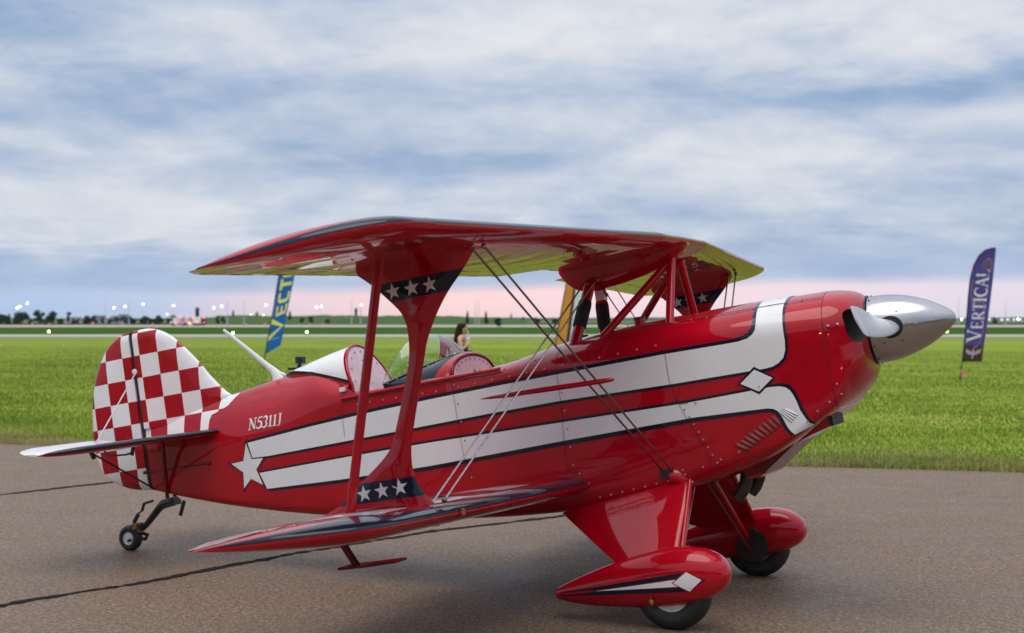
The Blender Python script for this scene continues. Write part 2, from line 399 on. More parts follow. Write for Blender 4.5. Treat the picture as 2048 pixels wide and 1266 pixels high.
# ---------------------------------------------------------------- fuselage form
# station: x, half width, bottom z, top of the bottom curve, shoulder z, crown z, bottom exponent, crown exponent
STATIONS = [
 (-3.735, .020, 1.055, 1.16, 1.32, 1.50, 4.0, 1.5),
 (-3.40, .078, .962, 1.07, 1.285, 1.545, 4.5, 1.35),
 (-3.00, .145, .868, .98, 1.29, 1.583, 5.0, 1.5),
 (-2.55, .225, .782, .90, 1.305, 1.640, 5.0, 1.75),
 (-2.30, .268, .742, .86, 1.335, 1.660, 5.0, 2.1),
 (-1.98, .315, .698, .82, 1.405, 1.540, 5.0, 2.5),
 (-1.65, .345, .655, .78, 1.42, 1.500, 5.0, 2.1),
 (-1.25, .372, .615, .74, 1.415, 1.455, 5.0, 2.1),
 (-0.95, .382, .597, .73, 1.40, 1.478, 5.0, 2.1),
 (-0.67, .387, .590, .72, 1.385, 1.529, 5.0, 2.1),
 (-0.40, .390, .597, .73, 1.37, 1.555, 4.8, 2.2),
 (0.05, .395, .635, .78, 1.36, 1.570, 4.4, 2.3),
 (0.40, .402, .700, .85, 1.36, 1.572, 4.0, 2.3),
 (0.62, .395, .800, .90, 1.36, 1.567, 7.0, 2.3),
 (0.80, .375, .898, .995, 1.36, 1.564, 7.0, 2.2),
 (0.90, .355, .955, 1.07, 1.36, 1.561, 5.0, 2.1),
 (0.965, .328, .998, 1.17, 1.35, 1.550, 2.5, 2.1),
 (1.010, .292, 1.035, 1.21, 1.345, 1.536, 2.4, 2.1),
 (1.040, .252, 1.070, 1.25, 1.34, 1.518, 2.2, 2.05),
 (1.058, .215, 1.105, 1.29, 1.33, 1.503, 2.0, 2.0),
 (1.066, .186, 1.134, 1.31, 1.325, 1.500, 2.0, 2.0),
]
_ST = np.array(STATIONS)

def _pchip(xs, ys, x):
    h = np.diff(xs); d = np.diff(ys) / h
    m = np.zeros_like(ys)
    for k in range(1, len(xs) - 1):
        if d[k-1] * d[k] > 0:
            w1 = 2*h[k] + h[k-1]; w2 = h[k] + 2*h[k-1]
            m[k] = (w1 + w2) / (w1 / d[k-1] + w2 / d[k])
    m[0] = d[0]; m[-1] = d[-1]
    k = int(np.clip(np.searchsorted(xs, x) - 1, 0, len(h) - 1))
    t = min(max((x - xs[k]) / h[k], 0.0), 1.0)
    return ((1+2*t)*(1-t)**2*ys[k] + t*(1-t)**2*h[k]*m[k] + t*t*(3-2*t)*ys[k+1] + t*t*(t-1)*h[k]*m[k+1])

def station(x):
    return [_pchip(_ST[:, 0], _ST[:, c], x) for c in range(1, 8)]

NB, NS, NT = 12, 8, 16

def half_section(x, cavity=False):
    """points (y>=0, z) from the keel to the crown centre"""
    hw, zb, zm, zs, zt, nb, nt = station(x)
    pts = []
    for k in range(NB):
        a = (k / NB) * math.pi / 2
        pts.append((hw * math.sin(a) ** (2 / nb), zm - (zm - zb) * math.cos(a) ** (2 / nb)))
    for k in range(NS):
        t = k / NS
        pts.append((hw, zm + (zs - zm) * t))
    if not cavity:
        for k in range(NT + 1):
            a = (k / NT) * math.pi / 2
            pts.append((hw * max(math.cos(a), 0) ** (2 / nt), zs + (zt - zs) * math.sin(a) ** (2 / nt)))
    else:
        s = 1.445
        cav = [(hw, min(zs, s - .03)), (hw, s - .012), (hw - .004, s - .003), (hw - .012, s), (hw - .022, s - .004), (hw - .026, s - .015)]
        for k in range(1, 7): cav.append((hw - .028, s - .015 - .36 * k / 6))
        n = NT + 1 - len(cav)
        for k in range(1, n + 1): cav.append(((hw - .028) * (1 - k / n), s - .375))
        pts += cav
    return pts

def side_y(x, z):
    """half width of the outer skin at (x, z)"""
    hw, zb, zm, zs, zt, nb, nt = station(x)
    if z < zm:
        u = min(max((zm - z) / max(zm - zb, 1e-6), 0), 1)
        return hw * (1 - u ** nb) ** (1 / nb)
    if z > zs:
        u = min(max((z - zs) / max(zt - zs, 1e-6), 0), 1)
        return hw * (1 - u ** nt) ** (1 / nt)
    return hw
# ---------------------------------------------------------------- setting
FPX = 2862.0
def at(u, Z, z=0.0): return Vector(((u - 1024)/FPX*Z, Z, z))
def zat(v, Z): return 1.53 - (v - 641)/FPX*Z

def ground_mat():
    m, nt, b = _mat('mown_grass_field')
    f1 = tex(nt, .035, 4, loc=(4, 2, 0), sc=(.6, 1.6, 1)); f2 = tex(nt, .5, 6, .65, sc=(.7, 1.3, 1)); f3 = tex(nt, 14, 5, .7)
    base = ramp(nt, f1, [(.40, (.145, .220, .018)), (.50, (.220, .295, .028)), (.60, (.300, .320, .052))])
    c = mixc(nt, .55, base, ramp(nt, f2, [(.38, (.085, .155, .014)), (.5, (.185, .265, .028)), (.62, (.310, .330, .080))]))
    c = mixc(nt, .35, c, ramp(nt, f3, [(.36, (.085, .150, .015)), (.64, (.26, .32, .06))]))
    nt.links.new(c, b.inputs['Base Color']); b.inputs['Roughness'].default_value = .9; b.inputs['Specular IOR Level'].default_value = .02
    bump(nt, b, f3, .6, .03); return m
def sheet(name, pts, z, m):
    return struct(name, mesh_py(name, [(x, y, z) for x, y in pts], [tuple(range(len(pts)))]), m)
W = 2900
sheet('grass_field', [(-W, -400), (W, -400), (W, 2900), (-W, 2900)], -.012, ground_mat())

def apron_mat():
    m, nt, b = _mat('worn_asphalt_apron')
    c = nd(nt, 'ShaderNodeTexCoord')
    big = tex(nt, .22, 5, .6, sc=(1, .6, 1)); mid = tex(nt, 1.7, 6, .62); fine = tex(nt, 38, 4, .8); grain = tex(nt, 120, 3, .85, loc=(3, 3, 3))
    base = ramp(nt, big, [(.36, (0.0962, 0.0564, 0.0322)), (.5, (0.1334, 0.0823, 0.0491)), (.64, (0.1763, 0.1148, 0.0713))])
    col = mixc(nt, .5, base, ramp(nt, mid, [(.36, (0.0738, 0.0423, 0.0232)), (.5, (0.1282, 0.0797, 0.0474)), (.64, (0.1826, 0.1191, 0.0741))]))
    col = mixc(nt, .70, col, ramp(nt, fine, [(.44, (0.0288, 0.0162, 0.0090)), (.5, (0.1218, 0.0758, 0.0449)), (.555, (0.3077, 0.2111, 0.1357))]))
    col = mixc(nt, .50, col, ramp(nt, grain, [(.43, (0.0193, 0.0108, 0.0059)), (.5, (0.1185, 0.0731, 0.0437)), (.57, (0.3526, 0.2437, 0.1569))]))
    # stones of the aggregate
    for vs, wgt, lo_, hi_ in ((85, .42, .30, 1.9), (42, .20, .45, 1.6)):
        vg = nd(nt, 'ShaderNodeTexVoronoi'); vg.inputs['Scale'].default_value = vs; nt.links.new(c.outputs['Object'], vg.inputs['Vector'])
        sg = nd(nt, 'ShaderNodeSeparateColor'); nt.links.new(vg.outputs['Color'], sg.inputs[0])
        st_ = mixc(nt, 1.0, col, ramp(nt, sg.outputs[0], [(.05, lo_), (.55, .9), (.97, hi_)]), 'MULTIPLY'); col = mixc(nt, wgt, col, st_)
    # fine branching hairline cracks and dark spots
    vo = nd(nt, 'ShaderNodeTexVoronoi', feature='DISTANCE_TO_EDGE'); vo.inputs['Scale'].default_value = .55
    wn_ = nd(nt, 'ShaderNodeTexNoise'); wn_.inputs['Scale'].default_value = 1.4; wn_.inputs['Detail'].default_value = 8
    nt.links.new(c.outputs['Object'], wn_.inputs['Vector'])
    ad = nd(nt, 'ShaderNodeMix', data_type='VECTOR'); ad.inputs[0].default_value = .12
    nt.links.new(c.outputs['Object'], ad.inputs[4]); nt.links.new(wn_.outputs['Color'], ad.inputs[5]); nt.links.new(ad.outputs[1], vo.inputs['Vector'])
    ck = ramp(nt, vo.outputs['Distance'], [(0, .45), (.0035, .30), (.006, 0)]); msk = ramp(nt, tex(nt, .4, 3, loc=(9, 1, 0)), [(.52, 0.0), (.62, 1.0)])
    mm = nd(nt, 'ShaderNodeMath', operation='MULTIPLY'); nt.links.new(ck, mm.inputs[0]); nt.links.new(msk, mm.inputs[1])
    col = mixc(nt, mm.outputs[0], col, (.06, .05, .045))
    sp = nd(nt, 'ShaderNodeTexVoronoi'); sp.inputs['Scale'].default_value = 2.3; nt.links.new(c.outputs['Object'], sp.inputs['Vector'])
    sm = ramp(nt, sp.outputs['Distance'], [(.0, .8), (.03, .55), (.045, 0)]); col = mixc(nt, sm, col, (.07, .06, .055))
    nt.links.new(col, b.inputs['Base Color']); nt.links.new(ramp(nt, mid, [(.3, .50), (.7, .68)]), b.inputs['Roughness'])
    b.inputs['Specular IOR Level'].default_value = .4
    bump(nt, b, fine, .55, .006); return m
# near edge of the grass runs slightly oblique
def edge_y(x): return 17.73 + (x + 6.34)*(14.4 - 17.73)/(5.15 + 6.34)
xs = [-60 + .25*k for k in range(0, 480)]
edge = [(x, edge_y(x) + .05*math.sin(x*1.7) + RNG.normal(0, .025)) for x in xs]
sheet('apron', [(-60, -60), (60, -60)] + edge[::-1], 0.0, apron_mat())

def tar_crack(pts, w, name='tar_seam'):
    P = []
    for a, b in zip(pts, pts[1:]):
        n = max(2, int(math.dist(a, b)/.05)); P += [(a[0]+(b[0]-a[0])*k/n, a[1]+(b[1]-a[1])*k/n) for k in range(n)]
    P.append(pts[-1]); v = []; off = 0.0
    for i, p in enumerate(P):
        off = .9*off + RNG.normal(0, .004)
        a, c = P[max(i-1, 0)], P[min(i+1, len(P)-1)]; d = math.dist(a, c) or 1; nx, ny = -(c[1]-a[1])/d, (c[0]-a[0])/d
        h = w*(.5 + .16*RNG.normal())
        v += [(p[0] + nx*(off + h), p[1] + ny*(off + h), .004), (p[0] + nx*(off - h), p[1] + ny*(off - h), .004)]
    struct(name, mesh_py(name, v, [(2*i, 2*i+1, 2*i+3, 2*i+2) for i in range(len(P)-1)]), M['tar'])
M['tar'] = plain('tar_sealed_joint', (.016, .015, .015), .92, vary=.4, scale=14, spec=.08)
tar_crack([(-6.2, 10.5), (-4.49, 12.55), (-4.15, 12.99), (-3.8, 13.52), (-2.2, 15.6)], .075)
tar_crack([(-5.4, 4.8), (-2.74, 7.67), (-2.12, 8.39), (-1.4, 9.44), (-.56, 10.4), (.3, 11.11), (1.1, 11.85)], .058)

# strips beyond the mown grass
def band(name, y0, y1, z, m, x=None): 
    h = x or 1.0*W; return sheet(name, [(-h, y0), (h, y0), (h, y1), (-h, y1)], z, m)
def strip_mat(name, c0, c1, s1=.05, rough=.85):
    m, nt, b = _mat(name)
    f = tex(nt, s1, 5, .6, sc=(.5, 2, 1)); nt.links.new(ramp(nt, f, [(.3, c0), (.7, c1)]), b.inputs['Base Color']); b.inputs['Roughness'].default_value = rough; b.inputs['Specular IOR Level'].default_value = .0; return m
band('shoulder_verge', 112, 137, -.004, strip_mat('pale_dusty_verge', (.165, .215, .075), (.205, .24, .105)))
band('taxiway', 137, 156, .0, strip_mat('taxiway_concrete', (.40, .36, .33), (.48, .43, .40)))
band('crop_field', 156, 328, .0, strip_mat('dark_crop_field', (.030, .082, .014), (.050, .112, .022), .03))
band('far_road', 332, 470, .02, strip_mat('far_road_concrete', (.42, .34, .32), (.49, .40, .38), .02), 800)
band('scrub_field', 500, 1100, .01, strip_mat('rough_olive_scrub', (.030, .050, .020), (.055, .075, .030), .03), 1400)
# low concrete kerb wall along the road
# ---------------------------------------------------------------- the biplane (own frame: x forward, y to port, z up, origin on the ground between the main wheels)
TH = R(9.7)
PL = bpy.data.objects.new('biplane', None); COL.objects.link(PL)
_F = (.91048953, -.41353212); _P = (.41353212, .91048953)
_xa = Vector((_F[0]*math.cos(TH), _F[1]*math.cos(TH), math.sin(TH))); _ya = Vector((_P[0], _P[1], 0)); _za = _xa.cross(_ya)
_m = Matrix((_xa, _ya, _za)).transposed().to_4x4(); _m.translation = Vector((1.14215, 7.86706, 0))
PL.matrix_world = _m
tag(PL, 'glossy red aerobatic biplane with white stripes and a red and white checked tail', 'biplane')
def G(x, y, z):
    """ground-level plane coordinates -> pitched plane frame"""
    return (x*math.cos(TH) + z*math.sin(TH), y, -x*math.sin(TH) + z*math.cos(TH))

# --- fuselage shells
def xs_between(a, b, step=.03):
    n = max(2, int(round((b - a) / step)) + 1); return [a + (b - a) * k / (n - 1) for k in range(n)]
def ring(x, cavity=False):
    h = half_section(x, cavity)
    return [(x, -y, z) for y, z in h] + [(x, y, z) for y, z in h[-2:0:-1]]
def shell(name, xs, m, parent=PL, caps=(True, True), cav=None):
    secs = []
    for x in xs:
        if cav and abs(x - cav[0]) < 1e-6: secs += [ring(x), ring(x, True)]
        elif cav and abs(x - cav[1]) < 1e-6: secs += [ring(x, True), ring(x)]
        elif cav and cav[0] < x < cav[1]: secs.append(ring(x, True))
        else: secs.append(ring(x))
    return loft(name, secs, m, parent, True, caps, None, 38)
full = loft('probe_shell', [ring(x) for x in xs_between(-3.735, 1.066, .02)], None, None)
T_FUS = bvh_of(full); bpy.data.objects.remove(full)
CK0, CK1 = -1.985, -1.285
fuselage = shell('fuselage', xs_between(-3.735, CK0) + xs_between(CK0, CK1)[1:] + xs_between(CK1, .0455)[1:], M['fabric_red'], cav=(CK0, CK1))
cowl = shell('engine_cowling', xs_between(.0456, .884, .025), M['red'])
# nose bowl with its two cheek inlets cut through
nose = shell('nose_bowl', [.888] + xs_between(.90, 1.066, .006), M['red'])
nose.data.materials.append(M['dark_in'])
def cutter(side):
    secs = []
    for x, k in ((.90, .75), (.95, 1.0), (1.15, 1.05)):
        s = []
        for j in range(24):
            t = 2*math.pi*j/24; c, q = math.cos(t), math.sin(t)
            yy = .062*math.copysign(abs(c)**.75, c)*k; z = .086*math.copysign(abs(q)**.75, q)*k
            s.append((x, side*(.250 + yy) - side*.03*(1.15-x)*0, 1.352 + z + .10*0))
        secs.append(s)
    return loft('probe_cut', secs, M['dark_in'], None, True)
for side in (-1, 1):
    c = cutter(side); mo = nose.modifiers.new('b', 'BOOLEAN'); mo.operation = 'DIFFERENCE'; mo.object = c; mo.solver = 'EXACT'
    try: mo.material_mode = 'TRANSFER'
    except Exception: pass
    c.parent = PL
    bpy.context.view_layer.update()
    me = bpy.data.meshes.new_from_object(nose.evaluated_get(bpy.context.evaluated_depsgraph_get()))
    nose.modifiers.clear(); old = nose.data; nose.data = me; bpy.data.objects.remove(c)
nose.data.polygons.foreach_set('use_smooth', [True]*len(nose.data.polygons)); nose.data.set_sharp_from_angle(angle=R(38))
# joints between the panels: dark gaps just under the skin
def hoop(name, x, w, off, m, a0=-1, a1=1, parent=PL):
    v, f = [], []; N = 90
    pts = [p for p in ring(x)]
    secs = []
    for xx in (x - w/2, x + w/2):
        s = []
        for (_, y, z) in ring(x):
            n = Vector((0, y, (z - 1.15)*.9)).normalized() if abs(y) + abs(z - 1.15) > 0 else Vector((0, 0, 1))
            s.append((xx, y + n.y*off, z + n.z*off))
        secs.append(s)
    return loft(name, secs, m, parent, True, (False, False), None)
hoop('panel_gap', .886, .004, -.002, M['seam'])
def top_hoop(name, x, w, off, m, zmin):
    pts = [q for q in half_section(x) if q[1] > zmin]
    pts = [(-y, z) for y, z in pts] + [(y, z) for y, z in pts[-2::-1]]
    v = []
    for y, z in pts:
        n = Vector((0, y, (z - 1.15)*.9)).normalized(); v += [(x - w/2, y + n.y*off, z + n.z*off), (x + w/2, y + n.y*off, z + n.z*off)]
    return link(name, mesh_py(name, v, [(2*i, 2*i+1, 2*i+3, 2*i+2) for i in range(len(pts)-1)]), m, PL)
top_hoop('panel_gap', .0455, .0028, .0040, M['seam'], 1.19)

# --- paint films on the fuselage
def side_ray(s): return lambda u, w: ((u, s*2.0, w), (0, -s, 0))
UP_W = [(-2.814,1.258),(-2.285,1.293),(-1.8,1.318),(-1.4,1.334),(-.95,1.346),(-.57,1.353),(.046,1.364),(.379,1.363),(.45,1.364),(.50,1.372),(.53,1.388),(.546,1.41),(.552,1.44),(.553,1.47)]
UP_WB = [(.690,1.47),(.690,1.33),(.684,1.282),(.668,1.245),(.640,1.222),(.605,1.208),(.56,1.204),(.487,1.204),(.074,1.201),(-.594,1.207),(-1.0,1.200),(-1.426,1.188),(-2.0,1.173),(-2.667,1.157),(-2.791,1.161)]
UP_N = [(-2.818,1.275),(-2.285,1.313),(-1.8,1.339),(-1.396,1.356),(-.95,1.367),(-.566,1.374),(.049,1.384),(.379,1.382),(.435,1.383),(.478,1.390),(.508,1.404),(.525,1.424),(.532,1.45),(.533,1.47)]
UP_NB = [(.704,1.47),(.704,1.33),(.698,1.278),(.680,1.235),(.648,1.208),(.610,1.193),(.56,1.189),(.484,1.189),(.071,1.186),(-.597,1.190),(-1.0,1.184),(-1.429,1.171),(-2.0,1.158),(-2.669,1.144),(-2.80,1.149)]
LO_W = [(-2.749,1.062),(-2.0,1.080),(-1.444,1.090),(-.616,1.090),(.111,1.091),(.471,1.103),(.58,1.107),(.627,1.103),(.655,1.093),(.674,1.075),(.686,1.05),(.696,1.02),(.707,.97),(.735,.905),(.76,.885)]
LO_WB = [(.660,.850),(.645,.868),(.630,.893),(.620,.925),(.608,.957),(.593,.982),(.573,.995),(.545,1.001),(.453,1.004),(.154,1.010),(-.632,.988),(-1.05,.972),(-1.468,.957),(-2.1,.952),(-2.703,.958)]
LO_N = [(-2.753,1.074),(-2.0,1.093),(-1.441,1.104),(-.612,1.105),(.114,1.106),(.473,1.118),(.58,1.122),(.640,1.118),(.672,1.105),(.692,1.083),(.704,1.055),(.716,1.02),(.727,.972),(.752,.91),(.778,.885)]
LO_NB = [(.640,.845),(.628,.862),(.612,.890),(.602,.918),(.592,.948),(.578,.967),(.562,.977),(.540,.982),(.450,.984),(.150,.987),(-.636,.962),(-1.05,.948),(-1.472,.934),(-2.1,.932),(-2.681,.942),(-2.72,.965)]
ST_O = [(-2.827,1.294),(-2.797,1.149),(-2.666,1.159),(-2.769,1.085),(-2.724,.975),(-2.824,1.039),(-2.906,.953),(-2.891,1.079),(-3.014,1.154),(-2.874,1.151)]
ST_I = [(-2.827,1.258),(-2.796,1.154),(-2.700,1.150),(-2.770,1.085),(-2.731,.986),(-2.825,1.034),(-2.896,.980),(-2.883,1.079),(-2.977,1.145),(-2.869,1.150)]
DI_O = [(.511,1.223),(.615,1.151),(.516,1.079),(.410,1.148)]
DI_I = [(.511,1.208),(.597,1.152),(.517,1.093),(.427,1.147)]
def radial_ray(u, w): return ((u, math.sin(w)*2, 1.25 + math.cos(w)*2), (0, -math.sin(w), -math.cos(w)))
for s in (-1, 1):
    r = side_ray(s)
    drape('stripe_outline', [UP_N + UP_NB], r, T_FUS, .0016, M['navy'], PL)
    drape('stripe_outline', [LO_N + LO_NB], r, T_FUS, .0016, M['navy'], PL, .014)
    drape('white_stripe', [UP_W + UP_WB], r, T_FUS, .0028, M['white'], PL)
    drape('white_stripe', [LO_W + LO_WB], r, T_FUS, .0028, M['white'], PL, .014)
    drape('star_outline', [ST_O], r, T_FUS, .0036, M['navy'], PL)
    drape('star', [ST_I], r, T_FUS, .0046, M['white'], PL)
    drape('diamond_outline', [DI_O], r, T_FUS, .0040, M['navy'], PL)
    drape('diamond', [DI_I], r, T_FUS, .0050, M['white'], PL)
def top_angle(z, x=.6): return math.atan2(side_y(x, z), z - 1.25)
A = top_angle(1.469)
drape('stripe_outline', [[(.533, -A), (.704, -A), (.704, A), (.533, A)]], radial_ray, T_FUS, .0016, M['navy'], PL, .04)
drape('white_stripe', [[(.553, -A), (.690, -A), (.690, A), (.553, A)]], radial_ray, T_FUS, .0028, M['white'], PL, .04)
# registration letters
x = -2.802
reg = [('N', .78), ('5', .50), ('3', .50), ('1', .40), ('1', .40), ('J', .48)]
tot = sum(a for _, a in reg); W = .291 / tot; H = .070
for ch, adv in reg:
    ps, _ = glyph_serif(ch)
    for k, q in enumerate(ps): pass
    lay = [[(x + p[0]*W + (p[1])*.012, 1.335 + p[1]*H + (x + 2.802)*.0) for p in q] for q in ps]
    # strokes are welded into one film by stacking them a hair apart
    mbv, mbf = [], []
    for k, q in enumerate(lay):
        v2, f = flat_cells([q], .03)
        n = len(mbv)
        for u, w in v2:
            hit, nrm, *_ = T_FUS.ray_cast(Vector((u, -2, w)), Vector((0, 1, 0)))
            mbv.append(hit + nrm*(.0016 + .00012*k))
        mbf += [tuple(i + n for i in g) for g in f]
    me = mesh_py('registration_letter', mbv, mbf)
    bm = bmesh.new(); bm.from_mesh(me)
    for g in bm.faces:
        if g.normal.y > 0: g.normal_flip()
    bm.to_mesh(me); bm.free()
    link('registration_letter', me, M['white'], PL)
    x += adv * W

# --- checks of the fin carried down on to the fuselage skin
def check_mat(name):
    m, nt, b = _mat(name)
    c = nd(nt, 'ShaderNodeTexCoord'); sp = nd(nt, 'ShaderNodeSeparateXYZ'); nt.links.new(c.outputs['Object'], sp.inputs[0])
    def mth(op, a, v):
        n = nd(nt, 'ShaderNodeMath', operation=op)
        for i, q in enumerate((a, v)):
            if isinstance(q, (int, float)): n.inputs[i].default_value = q
            else: nt.links.new(q, n.inputs[i])
        return n.outputs[0]
    kx = mth('FLOOR', mth('DIVIDE', mth('ADD', sp.outputs[0], 3.722 + 14.8), .1485), 0)
    kz = mth('FLOOR', mth('DIVIDE', mth('ADD', sp.outputs[2], -1.650 + 14.85), .1485), 0)
    par = mth('MODULO', mth('ADD', kx, kz), 2)
    f = tex(nt, 6, 4)
    w = ramp(nt, f, [(.3, (.72, .72, .73)), (.7, (.76, .76, .77))]); r = ramp(nt, f, [(.3, var(RED_C, .8)), (.7, var(RED_C, .95))])
    n0 = nd(nt, 'ShaderNodeMix', data_type='RGBA'); nt.links.new(par, n0.inputs[0]); nt.links.new(w if CHECK_FLIP else r, n0.inputs[6]); nt.links.new(r if CHECK_FLIP else w, n0.inputs[7])
    nt.links.new(n0.outputs[2], b.inputs['Base Color'])
    b.inputs['Roughness'].default_value = .32; b.inputs['Coat Weight'].default_value = .9; b.inputs['Coat Roughness'].default_value = .03; b.inputs['Coat IOR'].default_value = 1.38; b.inputs['Specular IOR Level'].default_value = .05
    h = tex(nt, 3.2, 2); n = bump(nt, b, h, 1.0, .004); nt.links.new(n.outputs[0], b.inputs['Coat Normal'])
    return m
CHECK_FLIP = False
M['check'] = check_mat('red_and_white_checks')
for s in (-1, 1):
    drape('check_panel', [[(-2.925,1.584),(-2.96,1.55),(-3.0,1.512),(-3.07,1.49),(-3.134,1.473),(-3.148,1.44),(-3.155,1.36),(-3.72,1.36),(-3.72,1.492),(-3.4,1.540),(-3.0,1.578)]], side_ray(s), T_FUS, .0022, M['check'], PL, .025)

# --- fin and rudder
def lerp_poly(pts, z):
    for (x0, z0), (x1, z1) in zip(pts, pts[1:]):
        if (z0 <= z <= z1) or (z1 <= z <= z0):
            t = 0 if z1 == z0 else (z - z0) / (z1 - z0); return x0 + (x1 - x0)*t
    return pts[0][0] if abs(z - pts[0][1]) < abs(z - pts[-1][1]) else pts[-1][0]
def smooth_poly(pts, n=6):
    out = []
    for i in range(len(pts) - 1):
        p0 = pts[max(i-1, 0)]; p1 = pts[i]; p2 = pts[i+1]; p3 = pts[min(i+2, len(pts)-1)]
        for k in range(n):
            t = k/n
            out.append(tuple(.5*((2*p1[c]) + (-p0[c]+p2[c])*t + (2*p0[c]-5*p1[c]+4*p2[c]-p3[c])*t*t + (-p0[c]+3*p1[c]-3*p2[c]+p3[c])*t**3) for c in range(2)))
    out.append(pts[-1]); return out
def slab(name, front, rear, zs, th, m, parent, edge=.02, front_edge=True, rear_edge=True, y0=0.0, mi=None, nose=.09):
    """vertical surface between two edge curves; th(z) half thickness"""
    secs = []
    for z in zs:
        a, b = front(z), rear(z); c = max(a - b, .004); t = th(z); s = []
        N = 14
        for sg in (-1, 1):
            row = []
            for k in range(N + 1):
                u = .5 - .5*math.cos(math.pi*k/N); d1 = u*c; d2 = (1-u)*c; q = 1.0
                if front_edge: q *= min(1, max(d1/nose, 0))**.5 if d1 < nose else 1
                if rear_edge: q *= min(1, max(d2/nose, 0))**.5 if d2 < nose else 1
                row.append((a - d1, y0 + sg*t*q, z))
            s += row if sg == -1 else row[::-1]
        secs.append(s)
    return loft(name, secs, m, parent, True, (True, True), mi, 50)
FIN = smooth_poly([(-3.005,1.58),(-3.057,1.62),(-3.107,1.677),(-3.157,1.736),(-3.222,1.826),(-3.323,1.944),(-3.41,2.029),(-3.496,2.083),(-3.582,2.111),(-3.665,2.117),(-3.71,2.116)])
RUD = smooth_poly([(-3.76,2.116),(-3.836,2.100),(-3.931,2.05),(-4.008,1.974),(-4.08,1.859),(-4.125,1.747),(-4.150,1.647),(-4.167,1.513),(-4.172,1.395),(-4.158,1.291),(-4.119,1.201),(-4.063,1.150),(-3.985,1.108),(-3.885,1.075),(-3.763,1.057)])
def fin_front(z): return lerp_poly(FIN, z) if z >= 1.58 else -3.005 - (1.58 - z)*.6
slab('fin', lambda z: max(fin_front(z), -3.7), lambda z: -3.716, [1.46 + .651*k/44 for k in range(45)] + [2.1155], lambda z: .030*min(1, math.sqrt(max(2.117 - z, 0)/.05)) + .001, M['check'], PL, rear_edge=False)
slab('rudder', lambda z: -3.748, lambda z: min(lerp_poly(RUD, z), -3.755), [1.0575 + 1.0585*(.5 - .5*math.cos(math.pi*k/50)) for k in range(51)], lambda z: .028*min(1, math.sqrt(max(min(2.118 - z, z - 1.056), 0)/.05)) + .001, M['check'], PL, front_edge=False, nose=.16)
mb = MB(); mb.tube([(-3.732, 0, 1.07), (-3.732, 0, 2.105)], .019, 8, flat=((0, 1, 0), 1.5)); mb.build('rudder_hinge_gap', M['black'], PL)

# --- tailplane
HZ = 1.365
def flying_surface(name, spans, m, parent, tmax=.05, n=14, side=-1, cut=(0, 1), mi=None, camber=0.0):
    """spans: (y, x_le, x_te, z_le, z_te, thickness factor)"""
    secs = []
    for y, xl, xt, zl, zt_, tf in spans:
        c = xl - xt; s = []
        us = [.5 - .5*math.cos(math.pi*k/n) for k in range(n + 1)]
        us = [cut[0] + (cut[1] - cut[0])*u for u in us]
        def yt(u): return 5*tmax*tf*(.2969*math.sqrt(max(u, 0)) - .126*u - .3516*u*u + .2843*u**3 - .1036*u**4) + .0012
        up = [(xl - u*c, side*y, zl + (zt_ - zl)*u + yt(u) + camber*4*u*(1-u)) for u in us]
        lo = [(xl - u*c, side*y, zl + (zt_ - zl)*u - yt(u) + camber*4*u*(1-u)) for u in us]
        s = up[::-1] + lo[1:] if cut[0] == 0 else up[::-1] + lo
        secs.append(s)
    return loft(name, secs, m, parent, True, (True, True), mi, 35)
for s in (-1, 1):
    sp = [(y, -3.045 - .60*(y - .10), -3.728, HZ, HZ - .002, 1.0) for y in (.05, .3, .6, .85)] + [(.95, -3.57, -3.728, HZ, HZ, .8), (1.0, -3.625, -3.728, HZ, HZ, .55), (1.02, -3.68, -3.728, HZ, HZ, .2)]
    n_ = 14
    flying_surface('tailplane', sp, [M['red'], M['navy']], PL, .045, n_, s, mi=lambda i, k: 1 if n_ - 3 <= k <= n_ + 0 else 0)
    te = HZ + .065
    sp = [(.17, -3.745, -3.98, HZ + .003, te, .6), (.25, -3.745, -4.03, HZ + .003, te + .004, 1.0), (.5, -3.745, -4.045, HZ + .003, te + .005, 1.0), (.75, -3.745, -4.02, HZ + .003, te, 1.0), (.90, -3.745, -3.965, HZ + .003, te - .015, .8), (.97, -3.735, -3.91, HZ + .004, te - .028, .6), (1.01, -3.735, -3.84, HZ + .004, te - .045, .25)]
    e = flying_surface('elevator', sp, M['white'], PL, .035, 10, s)
    mb = MB(); mb.tube([(-3.738, s*.14, HZ - .045), (-3.80, s*.14, HZ - .055), (-3.95, s*.14, HZ - .045), (-4.0, s*.14, HZ + .03)], .007, 6)
    mb.tube([(-3.74, s*.135, HZ - .01), (-3.76, s*.135, HZ - .065)], .012, 6); mb.build('elevator_horn', M['black_metal'], PL)
    # bracing
    mb = MB(); mb.tube([(-3.718, s*.03, 1.842), (-3.60, s*.66, HZ + .02)], .0042, 6); mb.build('tail_brace_wire', M['grey'], PL)
    mb = MB(); mb.tube([(-3.62, s*.68, HZ - .02), (-3.70, s*.03, 1.06)], .006, 6); mb.tube([(-3.62, s*.68, HZ - .015), (-3.618, s*.66, HZ - .06)], .014, 6); mb.build('tail_brace_wire', M['black_metal'], PL)
    mb = MB(); mb.tube([(-3.48, s*.16, HZ - .01), (-3.60, s*.035, .99)], .013, 8); mb.build('tail_strut', M['dirty_red'], PL)
mb = MB(); mb.ball((-3.728, -.035, 1.842), (.022, .012, .022)); mb.build('wire_fitting', M['grey'], PL)
mb = MB(); mb.tube([(-3.74, -.05, 1.175), (-3.17, -.128, 1.17)], .004, 6); mb.tube([(-3.75, -.05, 1.175), (-3.715, -.05, 1.175)], .012, 6); mb.ball((-3.17, -.128, 1.17), .012, 8, 5); mb.build('rudder_cable', M['black_metal'], PL)
